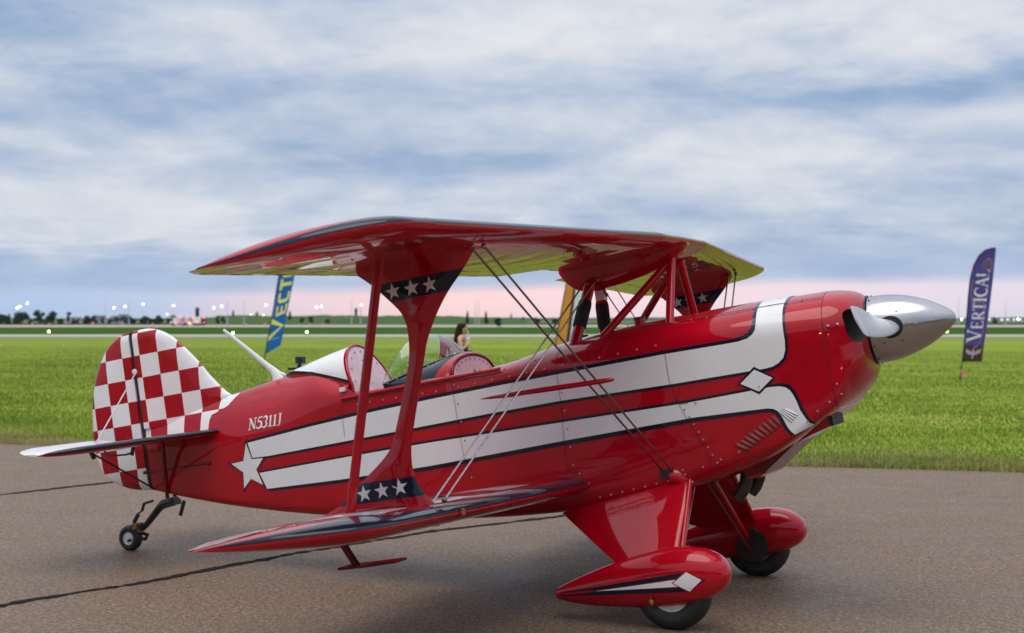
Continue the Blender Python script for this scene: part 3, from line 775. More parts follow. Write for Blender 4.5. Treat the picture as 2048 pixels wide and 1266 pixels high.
# tail wheel
tw = empty('tail_wheel'); tw.parent = PL
mb = MB(); mb.tube([(-3.56, 0, .965), (-3.66, 0, .955), (-3.70, 0, .935), (-3.82, 0, .840), (-3.865, 0, .815)], [.03, .032, .024, .020, .022], 8, flat=((0, 1, 0), 1.3)); mb.box((-3.60, 0, .955), (.10, .07, .035)); mb.build('leaf_spring', M['black_metal'], tw)
mb = MB(); mb.tube([(-3.73, -.02, .985), (-3.80, -.03, .975), (-3.825, -.03, .93)], .010, 6); mb.tube([(-3.825, -.03, .93), (-3.855, -.035, .915)], .006, 6); mb.tube([(-3.855, -.035, .912), (-3.895, -.04, .862)], .014, 7); mb.tube([(-3.895, -.04, .862), (-3.945, -.045, .815)], .005, 6); mb.build('steering_link', M['black_metal'], tw)
mb = MB(); mb.tube([(-3.885, 0, .855), (-3.890, 0, .79)], [.026, .022], 10); mb.box((-3.885, -.03, .835), (.03, .05, .035)); mb.build('swivel_housing', M['brass'], tw)
mb = MB(); mb.tube([(-3.89, 0, .795), (-3.875, .055, .765), (-3.90, .06, .74), (-3.955, .055, .748)], .013, 7); mb.tube([(-3.955, -.05, .748), (-3.955, .06, .748)], .009, 7); mb.build('wheel_fork', M['black_metal'], tw)
TWC = G(-4.0445 + .0, 0, .082); TWC = (TWC[0], 0, TWC[2])
def tyre(c, r, w, m_t, parent, hub, m_h):
    prof = []; rt = w*.5
    for k in range(17):
        a = math.pi*(k/16) ; prof.append((-rt*math.cos(a)*(1.0), r - rt*.85 + rt*.85*abs(math.sin(a))**.8))
    prof = [(-rt*.75, hub)] + prof + [(rt*.75, hub)]
    t = MB(); t.revolve(prof, 'y', c, 40); o = t.build('tyre', m_t, parent)
    h = MB(); h.revolve([(-rt*.78, .001), (-rt*.82, hub*.35), (-rt*.72, hub*.55), (-rt*.62, hub*.9), (-rt*.8, hub*1.02), (-rt*.5, hub*1.03), (rt*.5, hub*1.03), (rt*.8, hub*1.02), (rt*.6, hub*.9), (rt*.7, .001)], 'y', c, 30); h.build('rim', m_h, parent)
tyre(TWC, .086, .07, M['black'], tw, .042, M['grey'])
mb = MB(); mb.tube([(-3.475, -.03, .955), (-3.52, -.03, .865)], .013, 8); mb.build('drain_tube', M['black_metal'], PL)

# --- wings
def rib_sag(y, u, k=.0030): 
    return k*abs(math.sin(math.pi*y/.265))**.7 * (1 if u > .22 else max(0, (u - .12)/.10))
def airfoil_pts(n, u1, tmax, tf, c, camber):
    us = [u1*(.5 - .5*math.cos(math.pi*k/n)) if u1 > .9 else u1*(1 - math.cos(.5*math.pi*k/n)) for k in range(n + 1)]
    return us
def wing_half(name, plan, tmax, mats, s, ail, navy_to=.09, camber=0.0, n=26, parent=PL, step=.033):
    """plan(y) -> x_le, x_te, z_le, z_te, tf ; ail = (y0, y1, hinge fraction)"""
    y0, y1, hf = ail
    def bow(y): return .009*max(0, min(1, (y - (ymax - .3))/.3))*math.sqrt(max(0, min(1, (ymax - y)/.012)))
    ymax = plan.ymax; ys = list(plan.ys)
    def sec(y, u1, u0=0.0):
        xl, xt, zl, zt_, tf = plan(y); c = xl - xt
        if u0 == 0: us = [u1*(.5 - .5*math.cos(math.pi*k/n)) for k in range(n + 1)] if u1 >= 1 else [u1*(1 - math.cos(.5*math.pi*k/n)) for k in range(n + 1)]
        else: us = [u0 + (1 - u0)*k/8 for k in range(9)]
        def yt(u): return 5*tmax*tf*(.2969*math.sqrt(max(u, 0)) - .126*u - .3516*u*u + .2843*u**3 - .1036*u**4)*c + .0015
        sag = [rib_sag(y, u)*min(1, tf) for u in us]
        up = [(xl - u*c, s*y, zl + (zt_ - zl)*u + yt(u) - g + camber*4*u*(1-u)) for u, g in zip(us, sag)]
        lo = [(xl - u*c, s*y, zl + (zt_ - zl)*u - yt(u) + g + camber*4*u*(1-u)) for u, g in zip(us, sag)]
        if u0 == 0: return up[::-1] + lo[1:]
        # rounded nose for the aileron
        t0 = (up[0][2] - lo[0][2])/2; zc = (up[0][2] + lo[0][2])/2
        nose_ = [(up[0][0] + t0*.8*math.cos(R(a)), s*y, zc + t0*math.sin(R(a))) for a in (55, 0, -55)]
        return up[::-1] + nose_ + lo
    secs = []
    for y in ys:
        if abs(y - y0) < 1e-6: secs += [sec(y, 1.0), sec(y, hf)]
        elif abs(y - y1) < 1e-6: secs += [sec(y, hf), sec(y, 1.0)]
        elif y0 < y < y1: secs.append(sec(y, hf))
        else: secs.append(sec(y, 1.0))
    us_full = [.5 - .5*math.cos(math.pi*k/n) for k in range(n + 1)]
    def mi(i, k):
        kk = n - 1 - k           # upper-surface panel index counted from the leading edge
        if 0 <= kk and us_full[kk] < navy_to: return 1
        return 0
    w = loft(name, secs, mats, parent, True, (True, True), mi, 35)
    ya = [y0 + .006] + [y for y in ys if y0 + .006 < y < y1 - .006] + [y1 - .006]
    a = loft('aileron', [sec(y, 1.0, hf + .016) for y in ya], mats[0], parent, True, (True, True), None, 35)
    return w, a
class Plan:
    def __init__(self, ymin, ymax, fn, marks=(), step=.033):
        self.ymax = ymax; self.fn = fn
        ys = [ymin + (ymax - .35 - ymin)*k/int((ymax - .35 - ymin)/step) for k in range(int((ymax - .35 - ymin)/step) + 1)]
        ys += [ymax - .35 + .35*math.sin(math.pi/2*k/22) for k in range(1, 22)] + [ymax - 1e-4]
        ys = [y for y in ys if all(abs(y - m) > .008 for m in marks)] + list(marks)
        self.ys = sorted(ys)
    def __call__(self, y): return self.fn(y)
def curve(pts, v):
    pts = list(pts)
    for (a, p), (b, q) in zip(pts, pts[1:]):
        if v <= b: return p + (q - p)*max(0, (v - a)/(b - a))
    return pts[-1][1]
UP_TIP_LE = [(2.70 + .325*math.sin(t), -.93 + .81*math.cos(t)) for t in [math.pi/2*k/40 for k in range(41)]]
UP_TIP_TE = [(2.70 + .325*math.sin(t), -.93 - .179*math.cos(t)**1.35 if t < 1.5707 else -.94) for t in [math.pi/2*k/40 for k in range(41)]]
def up_plan(y):
    xl = .145 if y < .40 else .145 - .115*(y - .40)
    xt = -.62 - (.22*max(0, (y - .30)/.12) if y < .42 else .22 + .117*(y - .42))
    tf = 1.0; zl = 1.985 - .008*y; zt_ = 1.946 - .004*y
    if y > 2.70:
        xl = curve(UP_TIP_LE, y); xt = curve(UP_TIP_TE, y); q = max(0, (3.025 - y)/.325); tf = 1.0; zl += -.014*(1 - q)**2 - .030*(1 - q)**5; zt_ += -.010*(1-q)**2 - .012*(1 - q)**5
    return xl, xt, zl, zt_, tf
LO_TIP_LE = [(2.55 + .35*math.sin(t), -1.20 + .695*math.cos(t)) for t in [math.pi/2*k/40 for k in range(41)]]
LO_TIP_TE = [(2.55 + .35*math.sin(t), -1.215 - .205*math.cos(t)**1.35 if t < 1.5707 else -1.225) for t in [math.pi/2*k/40 for k in range(41)]]
def lo_plan(y):
    xl, xt = -.50, -1.42; tf = 1.0; zl = .722 + .0275*y; zt_ = zl + .030
    if y > 2.55:
        xl = curve(LO_TIP_LE, y); xt = curve(LO_TIP_TE, y); q = max(0, (2.90 - y)/.35); tf = 1.0; zl += .012*(1-q)**2; zt_ = zl + .030*q
    return xl, xt, zl, zt_, tf
P_UP = Plan(0.0, 3.025, up_plan, (.30, .42, .40, .95, 2.55)); P_LO = Plan(.30, 2.90, lo_plan, (.60, 2.45))
WINGS = {}
for s in (-1, 1):
    WINGS['u', s] = wing_half('upper_wing', P_UP, .112, [M['fabric_red'], M['navy']], s, (.95, 2.55, .775), .065, .006)
    WINGS['l', s] = wing_half('lower_wing', P_LO, .125, [M['fabric_red'], M['navy']], s, (.60, 2.45, .775), .15, 0.0)
# white sunburst rays on the lower wings' upper side
for s in (-1, 1):
    t = bvh_of(WINGS['l', s][0]); ta = bvh_of(WINGS['l', s][1])
    ray = lambda u, w: ((u, w, 3.0), (0, 0, -1))
    for poly in ([(-.60,1.62),(-.60,2.02),(-1.12,2.30),(-1.12,1.78)], [(-.62,2.18),(-.60,2.50),(-.86,2.62),(-1.13,2.50),(-.92,2.40)], [(-1.24,2.52),(-1.02,2.70),(-1.12,2.86),(-1.24,2.87),(-1.34,2.80),(-1.38,2.60)], [(-.62,.9),(-.62,1.25),(-1.12,1.42),(-1.12,.95)]):
        drape('wing_ray', [[(a, s*b) for a, b in poly]], ray, t, .0016, M['white'], PL, .033)
# keel fairing under the middle of the upper wing
secs = []
for k in range(25):
    u = k/24; xx = .150 - .79*u
    hw = .085*abs(math.sin(math.pi*min(1, u*1.02 + .02)))**.45 * (1 - .35*u) + .002
    zb = 1.955 - .125*math.sin(math.pi*min(1, (u**.62)))**.9 if u < 1 else 1.95
    zb = curve([(0, 1.955), (.04, 1.925), (.10, 1.895), (.2, 1.860), (.35, 1.830), (.55, 1.806), (.75, 1.798), (.86, 1.812), (.94, 1.855), (1, 1.93)], u)
    s_ = []
    for j in range(17):
        a = math.pi*j/16; s_.append((xx, -hw*math.cos(a), 1.965 - (1.965 - zb)*abs(math.sin(a))**.75))
    secs.append(s_)
loft('centre_fairing', secs, M['red'], PL, True, (True, True), None, 60)

# --- interplane struts
SR = smooth_poly([(1.893,-.785),(1.842,-.725),(1.795,-.679),(1.702,-.599),(1.65,-.577),(1.607,-.570),(1.518,-.576),(1.432,-.600),(1.263,-.667),(1.175,-.705),(1.124,-.727),(1.060,-.785),(.963,-.926),(.878,-1.047),(.832,-1.175)], 4)
SF = smooth_poly([(1.893,-.190),(1.842,-.235),(1.791,-.287),(1.752,-.330),(1.69,-.385),(1.628,-.430),(1.547,-.478),(1.463,-.510),(1.293,-.570),(1.123,-.629),(1.04,-.645),(.98,-.644),(.912,-.625),(.845,-.573),(.832,-.56)], 4)
def lv(P, z):
    for (z0, x0), (z1, x1) in zip(P, P[1:]):
        if z1 <= z <= z0: return x0 + (x1 - x0)*((z - z0)/(z1 - z0) if z1 != z0 else 0)
    return P[-1][1] if z < P[-1][0] else P[0][1]
SY = 2.05
for s in (-1, 1):
    zs = sorted(set([.832 + (1.922 - .832)*k/70 for k in range(71)] + [.875, .965, 1.742, 1.828]))
    secs = []
    for z in zs:
        a, b = lv(SF, z), lv(SR, z); c = a - b; th = .020 + .010*math.exp(-((z - 1.42)/.25)**2); row = []
        N = 12
        for sg in (-1, 1):
            r_ = []
            for k in range(N + 1):
                u = .5 - .5*math.cos(math.pi*k/N); d = u*c; dd = c - d
                q = min(1, d/.035)**.5 * min(1, dd/.06)**.8
                # a rounded spar bead runs down the middle of the plate
                r_.append((a - d, s*SY + sg*(th*.55*q + .012*math.exp(-((d - .10)/.03)**2)*min(1, d/.03)*(c > .16)), z))
            row += r_ if sg == -1 else r_[::-1]
        secs.append(row)
    def mi(i, k):
        z = (secs[i][0][2] + secs[min(i+1, len(secs)-1)][0][2])/2
        return 1 if .875 < z < .965 or 1.742 < z < 1.828 else 0
    st = loft('interplane_strut', secs, [M['red'], M['navy']], PL, True, (True, True), mi, 45)
    t = bvh_of(st)
    for face in (-1, 1):
        for cx_, cz_ in ((-.607,1.786),(-.512,1.785),(-.417,1.784),(-.905,.917),(-.811,.921),(-.716,.925)):
            drape('strut_star', [star(cx_, cz_, .040, 90 + (4 if face < 0 else 0))], side_ray2 if False else (lambda u, w, f=face: ((u, s*SY + f*.4, w), (0, -f, 0))), t, .0012, M['cream'], st, .02)
    mb = MB(); mb.tube([(-.537, s*2.26, 1.925), (-.885, s*2.26, .80)], .024, 12, flat=((0, 1, 0), .5)); mb.build('aileron_link_strut', M['red'], PL)

# --- flying and landing wires with their javelin
for s in (-1, 1):
    for a, b in (((-.207, s*2.02, 1.902), (-.075, s*.388, .757)), ((-.152, s*2.02, 1.908), (-.020, s*.388, .742))):
        mb = MB(); mb.tube([a, b], .0052, 7); mb.build('flying_wire', M['steel'], PL)
    for a, b in (((-.590, s*2.02, .838), (-.445, s*.12, 1.845)), ((-.530, s*2.02, .842), (-.375, s*.12, 1.850))):
        mb = MB(); mb.tube([a, b], .0046, 7); mb.build('landing_wire', M['bright_wire'], PL)
    mb = MB(); mb.tube([(-.715, s*1.12, 1.272), (-.66, s*1.12, 1.271), (-.55, s*1.12, 1.269), (-.30, s*1.12, 1.266), (-.05, s*1.12, 1.262), (.0, s*1.12, 1.262), (.012, s*1.12, 1.262)], [.002, .008, .013, .014, .013, .010, .002], 10); mb.build('wire_javelin', M['red'], PL)
    mb = MB(); mb.box((-.047, s*.392, .738), (.075, .03, .045)); mb.build('wire_anchor', M['black_metal'], PL)
    for c_ in ((-.206, s*2.02, 1.900), (-.152, s*2.02, 1.906), (-.53, s*2.02, .842)): mb = MB(); mb.ball(c_, .014, 8, 5); mb.build('wire_fitting', M['steel'], PL)
# --- cabane struts
def strut(name, a, b, r, m, k=.55):
    mb = MB(); mb.tube([a, b], r, 12, flat=((0, 1, 0), k)); return mb.build(name, m, PL)
for s in (-1, 1):
    strut('cabane_strut', (.065, s*.075, 1.885), (.050, s*.25, 1.515), .024, M['red'], .7)
    strut('cabane_strut', (.050, s*.070, 1.875), (-.345, s*.25, 1.515), .022, M['red'], .7)
    strut('cabane_strut', (-.430, s*.070, 1.845), (-.515, s*.255, 1.490), .034, M['red'], .6)
    a, b = Vector((-.430, s*.070, 1.845)), Vector((-.515, s*.255, 1.490))
    mb = MB(); mb.tube([a.lerp(b, .30), a.lerp(b, .36), a.lerp(b, .68), a.lerp(b, .70)], [.036, .041, .041, .037], 12, flat=((0, 1, 0), .7)); mb.build('strut_padding', plain('charcoal_foam_wrap', (.014, .014, .017), .85, vary=.3, scale=30) if s == -1 else bpy.data.materials['charcoal_foam_wrap'], PL)
mb = MB(); mb.box((-.405, .0, 1.765), (.05, .06, .055)); mb.ball((-.375, -.02, 1.78), .012, 8, 5, 1); mb.ball((-.375, .012, 1.765), .012, 8, 5, 1); mb.build('cabane_bracket', [M['pinkish'], M['brass']], PL)
for p in ((-.445, -.1, 1.84), (-.375, -.1, 1.85), (-.43, -.06, 1.83)): mb = MB(); mb.ball(p, .013, 7, 5); mb.build('wire_fitting', M['brass'], PL)

# --- cockpit: rear bulkhead, headrest fairing, windscreen, forward arch
def arch(x, hw, z0, z1, e=1.0, n=20, dx=0.0):
    return [(x + dx*math.sin(math.pi*k/n), -hw*math.cos(math.pi*k/n), z0 + (z1 - z0)*abs(math.sin(math.pi*k/n))**e) for k in range(n + 1)]
def fan(name, pts, m, parent, c=None):
    me = mesh_py(name, list(pts), [tuple(range(len(pts)))]); return link(name, me, m, parent, False)
secs = []
for k in range(15):
    u = k/14; x = -1.980 - .60*u
    hw = .240*(1 - u)**.62 + .012; z1 = curve([(0, 1.747), (.25, 1.728), (.5, 1.702), (.75, 1.676), (.9, 1.658), (1, 1.640)], u); z0 = curve([(0, 1.512), (.25, 1.56), (.52, 1.608), (.8, 1.636), (1, 1.62)], u)
    lean = .085*(1 - u); q_ = arch(x, hw, z0, z1, 1.05, 22)
    row = [(x - .01, q_[0][1]*.96, z0 - .03)] + [(x - lean*max(0, (z - z0)/(z1 - z0)), y, z) for _, y, z in q_[:1]] + [(x - lean*.10, q_[0][1]*.995, z0 + .020)]
    row += [(x - lean*max(0, (z - z0)/(z1 - z0)), y, z) for _, y, z in q_[2:-2]]
    row += [(x - lean*.10, q_[-1][1]*.995, z0 + .020), (x, q_[-1][1], z0), (x - .01, q_[-1][1]*.96, z0 - .03)]
    secs.append(row)
hr = loft('headrest_fairing', secs, [M['white'], M['navy'], M['fabric_red']], PL, True, (True, True), lambda i, k: 1 if k in (1, len(secs[0]) - 3) else (2 if k in (0, len(secs[0]) - 2, len(secs[0]) - 1) else 0), 60)
# bulkhead panel and its rim
BKX = lambda z: -1.975 - .085*max(0, (z - 1.50)/.247)
A0 = [(BKX(z), y, z) for _, y, z in arch(-2.060, .245, 1.46, 1.752, .98, 26)] 
rim = [(p[0] + .012, p[1], p[2]) for p in A0]
mb = MB(); mb.tube([(p[0] + .008, p[1], p[2] - .004) for p in A0], .009, 8); mb.build('bulkhead_rim', M['red'], PL)
inn = [(p[0] + .012, p[1]*.95, 1.40 + (p[2] - 1.40)*.965) for p in A0]
bk = fan('rear_bulkhead', inn + [(-1.963, .243, 1.40), (-1.963, -.243, 1.40)], M['pinkish'], PL)
mb = MB()
for k in range(2, 25, 3): p = inn[k]; mb.ball((BKX(1.44 + (p[2] - 1.44)*.90) + .013, p[1]*.88, 1.44 + (p[2] - 1.44)*.90), (.004, .006, .006), 6, 4)
for z in (1.50, 1.545, 1.60, 1.65): mb.ball((BKX(z) + .013, -.005, z), (.004, .005, .005), 6, 4)
o = mb.build('screws', M['screw'], bk); o['kind'] = 'stuff'
mb = MB(); mb.ball((BKX(1.565) + .013, -.035, 1.565), (.006, .013, .018), 8, 6); mb.build('cable_hole', M['dark_in'], bk)
# forward arch: front panel, red hoop and navy skirt under the glass
def base(sv):  # lower edge of the windscreen, sv in -1..1
    a = abs(sv)
    return Vector((-1.315 - .385*a**1.7, .345*sv, 1.578 - .118*a**1.9))
def front(sv):
    return Vector((-1.280, .300*math.sin(sv*math.pi/2), 1.438 + .137*abs(math.cos(sv*math.pi/2))**.85))
NS_, NT_ = 32, 8; v, f, mi_ = [], [], []
for i in range(NS_ + 1):
    sv = -1 + 2*i/NS_
    for j in range(NT_ + 1):
        t = j/NT_; p = front(sv).lerp(base(sv), t); p.z += .010*math.sin(math.pi*t)*(1 - sv*sv); v.append(p)
for i in range(NS_):
    for j in range(NT_):
        f.append((i*(NT_+1)+j, (i+1)*(NT_+1)+j, (i+1)*(NT_+1)+j+1, i*(NT_+1)+j+1)); mi_.append(0 if j < 2 else 1)
me = mesh_py('windscreen_coaming', v, f); me.polygons.foreach_set('material_index', mi_)
coam = link('windscreen_coaming', me, [M['red'], M['navy']], PL)
sk = []
for s in (-1, 1):   # side skirts closing the coaming down to the sill
    vv = []; ff = []
    for k in range(9):
        t = k/8; x = -1.280 - .42*t
        vv += [(x, s*(.312 + .036*min(1, t*1.6)), 1.448 + .012*t), (x, s*(side_y(x, 1.40) + .003), 1.432)]
    ff = [(2*k, 2*k+1, 2*k+3, 2*k+2) for k in range(8)]
    me = mesh_py('coaming_skirt', vv, ff); link('coaming_skirt', me, M['navy'], coam)
pf = [tuple(front(-1 + 2*k/24)*1.0) for k in range(25)]
pan = fan('front_arch_panel', [(-1.273, p[1]*.90, 1.42 + (p[2] - 1.42)*.88) for p in pf], M['pinkish'], PL)
mb = MB(); mb.tube([(-1.275, p[1]*.955, 1.42 + (p[2] - 1.42)*.95) for p in pf], .010, 8); mb.build('arch_rubber_seal', M['dirty_red'], PL)
fan('arch_face', [(-1.277, p[1], p[2]) for p in pf], M['red'], PL)
mb = MB()
for k in range(3, 22, 2): p = pf[k]; mb.ball((-1.270, p[1]*.80, 1.42 + (p[2] - 1.42)*.78), (.004, .006, .006), 6, 4)
o = mb.build('screws', M['screw'], pan); o['kind'] = 'stuff'
# glass
m, nt, b = _mat('greenish_acrylic_windscreen')
b.inputs['Base Color'].default_value = (.86, .97, .92, 1); b.inputs['Roughness'].default_value = .02
b.inputs['Transmission Weight'].default_value = .0
g1 = nd(nt, 'ShaderNodeBsdfTransparent'); g1.inputs[0].default_value = (.86, .95, .90, 1)
g2 = nd(nt, 'ShaderNodeBsdfGlossy'); g2.inputs['Roughness'].default_value = .015
fr = nd(nt, 'ShaderNodeFresnel'); fr.inputs[0].default_value = 1.5
fm = nd(nt, 'ShaderNodeMath', operation='MULTIPLY_ADD'); nt.links.new(fr.outputs[0], fm.inputs[0]); fm.inputs[1].default_value = 1.3; fm.inputs[2].default_value = .03
ms = nd(nt, 'ShaderNodeMixShader'); nt.links.new(fm.outputs[0], ms.inputs[0]); nt.links.new(g1.outputs[0], ms.inputs[1]); nt.links.new(g2.outputs[0], ms.inputs[2])
nt.links.new(ms.outputs[0], nt.nodes['Material Output'].inputs[0]); M['glass'] = m
def topedge(sv):
    a = abs(sv)
    return Vector((-1.535 - .175*a**2.2, .345*math.copysign(min(1, a**.72), sv) if sv else 0, 1.735 - .272*a**2.6))
secs = []
for j in range(13):
    t = j/12; row = []
    for i in range(41):
        sv = -1 + 2*i/40; p = base(sv).lerp(topedge(sv), t)
        bl = math.sin(math.pi*t)*(1 - abs(sv)**3)
        p += Vector((.012, 0, .020))*bl; p.y += .035*bl*sv
        row.append(tuple(p))
    secs.append(row)
gl = loft('windscreen', secs, M['glass'], PL, False, (False, False), None, 80)
mb = MB(); mb.tube([tuple(base(-1 + 2*k/40) + Vector((-.002, 0, .003))) for k in range(41)], .008, 7); mb.build('windscreen_frame', M['navy'], PL)
mb = MB(); mb.tube([tuple(topedge(-1 + 2*k/40)) for k in range(41)], .0025, 5); mb.build('windscreen_edge', M['glass'], gl)
mb = MB()
for sv in (-.96, -.88, -.78, -.68, -.58, -.48, -.36, .4, .6, .8):
    p = base(sv); n = Vector((.3, sv, .25)).normalized(); mb.ball(tuple(p + n*.009 - Vector((0, 0, .006))), .005, 6, 4)
for x in (-1.69, -1.47, -1.27): mb.ball((x, -side_y(x, 1.42) + .003, 1.446), .006, 6, 4)
o = mb.build('screws', M['screw'], coam); o['kind'] = 'stuff'
# sill rail, hinge flap and latches
for s in (-1, 1):
    mb = MB(); v = [(x, s*(side_y(x, 1.42) + .006), z) for x, z in ((-2.01, 1.424), (-1.6, 1.431), (-1.25, 1.434), (-.93, 1.436))]
    mb.tube(v, .012, 8); mb.build('sill_rail', M['red'], PL)
    y = s*(.322)
    mb = MB(); mb.add([(-2.02, s*.319, 1.42), (-1.89, s*.330, 1.425), (-1.93, s*.322, 1.452), (-2.0, s*.309, 1.515), (-2.02, s*.306, 1.515), (-2.02, s*.316, 1.42), (-1.89, s*.327, 1.425), (-1.93, s*.319, 1.452), (-2.0, s*.306, 1.515), (-2.02, s*.303, 1.515)], [(0, 1, 2, 3, 4), (9, 8, 7, 6, 5), (0, 5, 6, 1), (1, 6, 7, 2), (2, 7, 8, 3), (3, 8, 9, 4), (4, 9, 5, 0)])
    mb.build('cockpit_corner_flap', M['red'], PL)
    mb = MB(); mb.box((-1.99, s*.322, 1.478), (.034, .022, .026)); mb.build('canopy_latch', M['white'], PL)
    mb = MB(); mb.box((-1.075, s*.375, 1.452), (.045, .022, .016)); mb.tube([(-1.08, s*.375, 1.452), (-1.08, s*.392, 1.452)], .006, 8, mi=1); mb.build('canopy_latch', [M['rim'], M['brass']], PL)
    mb = MB(); mb.tube([(-1.262, s*.372, 1.452), (-1.262, s*.378, 1.452)], .011, 12); mb.build('round_stud', M['screw'], PL)

# --- panel seams and screws over the skin
def seam_line(pts, w=.0022, s=-1, name='panel_seam', m=None):
    v = []; f = []
    P = []
    for (x0, z0), (x1, z1) in zip(pts, pts[1:]):
        n = max(2, int(math.hypot(x1-x0, z1-z0)/.025)); P += [(x0+(x1-x0)*k/n, z0+(z1-z0)*k/n) for k in range(n)]
    P.append(pts[-1])
    for i, p in enumerate(P):
        a, c = P[max(i-1, 0)], P[min(i+1, len(P)-1)]; d = math.hypot(c[0]-a[0], c[1]-a[1]) or 1; nx, nz = -(c[1]-a[1])/d*w/2, (c[0]-a[0])/d*w/2
        for q in (1, -1):
            x, z = p[0]+nx*q, p[1]+nz*q
            hit, nr, *_ = T_FUS.ray_cast(Vector((x, s*2, z)), Vector((0, -s, 0)))
            v.append((hit + nr*.0062) if hit else Vector((x, s*side_y(x, z), z)))
    f = [(2*i, 2*i+1, 2*i+3, 2*i+2) for i in range(len(P)-1)]
    return link(name, mesh_py(name, v, f), m or M['seam'], PL)
SEAMS = [[(-.586,1.50),(-.588,1.21),(-.60,1.05),(-.61,.94),(-.615,.86),(-.585,.80),(-.583,.76)],
         [(-2.02,1.41),(-2.025,1.33),(-2.028,1.20)], [(-1.243,1.43),(-1.240,1.30),(-1.235,1.02),(-1.225,.85)],
         [(-2.02,1.412),(-1.6,1.410),(-.95,1.412)], [(.047,1.22),(.06,1.15),(.09,1.058),(.16,.889),(.215,.745),(.26,.70)],
         [(-.40,.748),(-.10,.778)], [(.02,.715),(.215,.745),(.42,.80)], [(.08,1.088),(.13,1.090)]]
for q in SEAMS: seam_line(q)
pts = []
def line_pts(a, b, n): return [(a[0]+(b[0]-a[0])*k/(n-1), a[1]+(b[1]-a[1])*k/(n-1)) for k in range(n)]
pts += line_pts((-.575,1.25),(-.575,.85),5) + line_pts((.105,1.06),(.235,.76),8) + line_pts((-1.225,1.39),(-1.205,.86),6)
pts += line_pts((-1.2,1.375),(.0,1.415),12) + line_pts((-.45,.66),(-.05,.70),7) + line_pts((.05,.722),(.36,.80),4) + line_pts((-1.9,1.378),(-1.35,1.372),7)
pts += [(.906,1.071),(.916,1.018),(.857,.986),(.792,.95),(.735,.905),(.04,.745),(.52,1.118),(.17,1.085),(-.91,1.43),(-.72,1.45)] + line_pts((-2.0,1.49),(-2.0,1.425),3) + line_pts((-.545,.80),(-.50,.74),2)
mb = MB()
for x, z in pts:
    hit, nr, *_ = T_FUS.ray_cast(Vector((x, -2, z)), Vector((0, 1, 0)))
    if hit: mb.ball(tuple(hit + nr*.004), .0058, 6, 4)
for x in [.10 + .085*k for k in range(9)]:
    for z in (1.522,):
        y = side_y(x, z); mb.ball((x, -y, z + .003), .0045, 6, 4)
for x, z in ((.911,1.367),(.955,1.368)): 
    hit, nr, *_ = T_FUS.ray_cast(Vector((x, -2, z)), Vector((0, 1, 0)))
    if hit: mb.ball(tuple(hit + nr*.004), .008, 7, 5)
o = mb.build('panel_screws', M['screw'], PL); o['kind'] = 'stuff'
seam_line([(.05,1.523),(.3,1.523),(.55,1.523),(.88,1.520)], .003)
seam_line([(.892,1.362),(.95,1.360)], .003)
# cooling louvres
def louvre(cx_, cz_, L, ang, m, w=.013):
    hit, nr, *_ = T_FUS.ray_cast(Vector((cx_, -2, cz_)), Vector((0, 1, 0)))
    e1 = Vector((math.cos(ang), 0, math.sin(ang))); e1 = (e1 - nr*e1.dot(nr)).normalized(); e2 = nr.cross(e1)
    if e2.x > 0: e2 = -e2
    v = []
    N = 10
    for k in range(N + 1):
        t = k/N - .5; q = (1 - (2*t)**4)
        c = hit + e1*(t*L)
        v += [c - e2*w*.6 + nr*.001, c - e2*.1*w + nr*.005*q, c + e2*w*.45 + nr*.007*q, c + e2*w*.45 + nr*.001]
    f = []
    mi_ = []
    for k in range(N):
        for j in range(3): f.append((4*k+j, 4*k+j+1, 4*k+j+5, 4*k+j+4)); mi_.append(1 if j == 2 else 0)
    me = mesh_py('louvre', v, f); me.polygons.foreach_set('material_index', mi_)
    bm = bmesh.new(); bm.from_mesh(me)
    bm.faces.ensure_lookup_table()
    bmesh.ops.recalc_face_normals(bm, faces=bm.faces); bm.to_mesh(me); bm.free()
    lo_ = link('louvre', me, [m, M['dark_in']], PL, True, 40)
    vv = []
    for k in range(N + 1):
        t = k/N - .5; q = .5*(1 - (2*t)**6); c = hit + e1*(t*L) + nr*.0042
        vv += [c + e2*w*.44, c + e2*w*(.45 + .95*q)]
    link('louvre_slot', mesh_py('louvre_slot', vv, [(2*k, 2*k+1, 2*k+3, 2*k+2) for k in range(N)]), M['dark_in'], lo_)
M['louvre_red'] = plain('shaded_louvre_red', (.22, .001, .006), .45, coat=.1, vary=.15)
LV = [(.563, .960), (.602, .902), (.342, .849), (.417, .805)]; LW = [(.628, .997), (.704, .949), (.662, .903), (.600, .980)]
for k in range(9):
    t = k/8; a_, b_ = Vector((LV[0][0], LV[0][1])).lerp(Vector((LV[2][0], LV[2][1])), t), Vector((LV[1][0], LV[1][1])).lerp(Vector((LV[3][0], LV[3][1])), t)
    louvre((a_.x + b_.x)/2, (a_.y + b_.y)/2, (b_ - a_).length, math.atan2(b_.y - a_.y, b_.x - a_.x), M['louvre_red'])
for k in range(4):
    t = (k + .5)/4; a_, b_ = Vector(LW[0]).lerp(Vector(LW[3]), t), Vector(LW[1]).lerp(Vector(LW[2]), t)
    louvre((a_.x + b_.x)/2, (a_.y + b_.y)/2, (b_ - a_).length*.95, math.atan2(b_.y - a_.y, b_.x - a_.x), M['white'], .010)
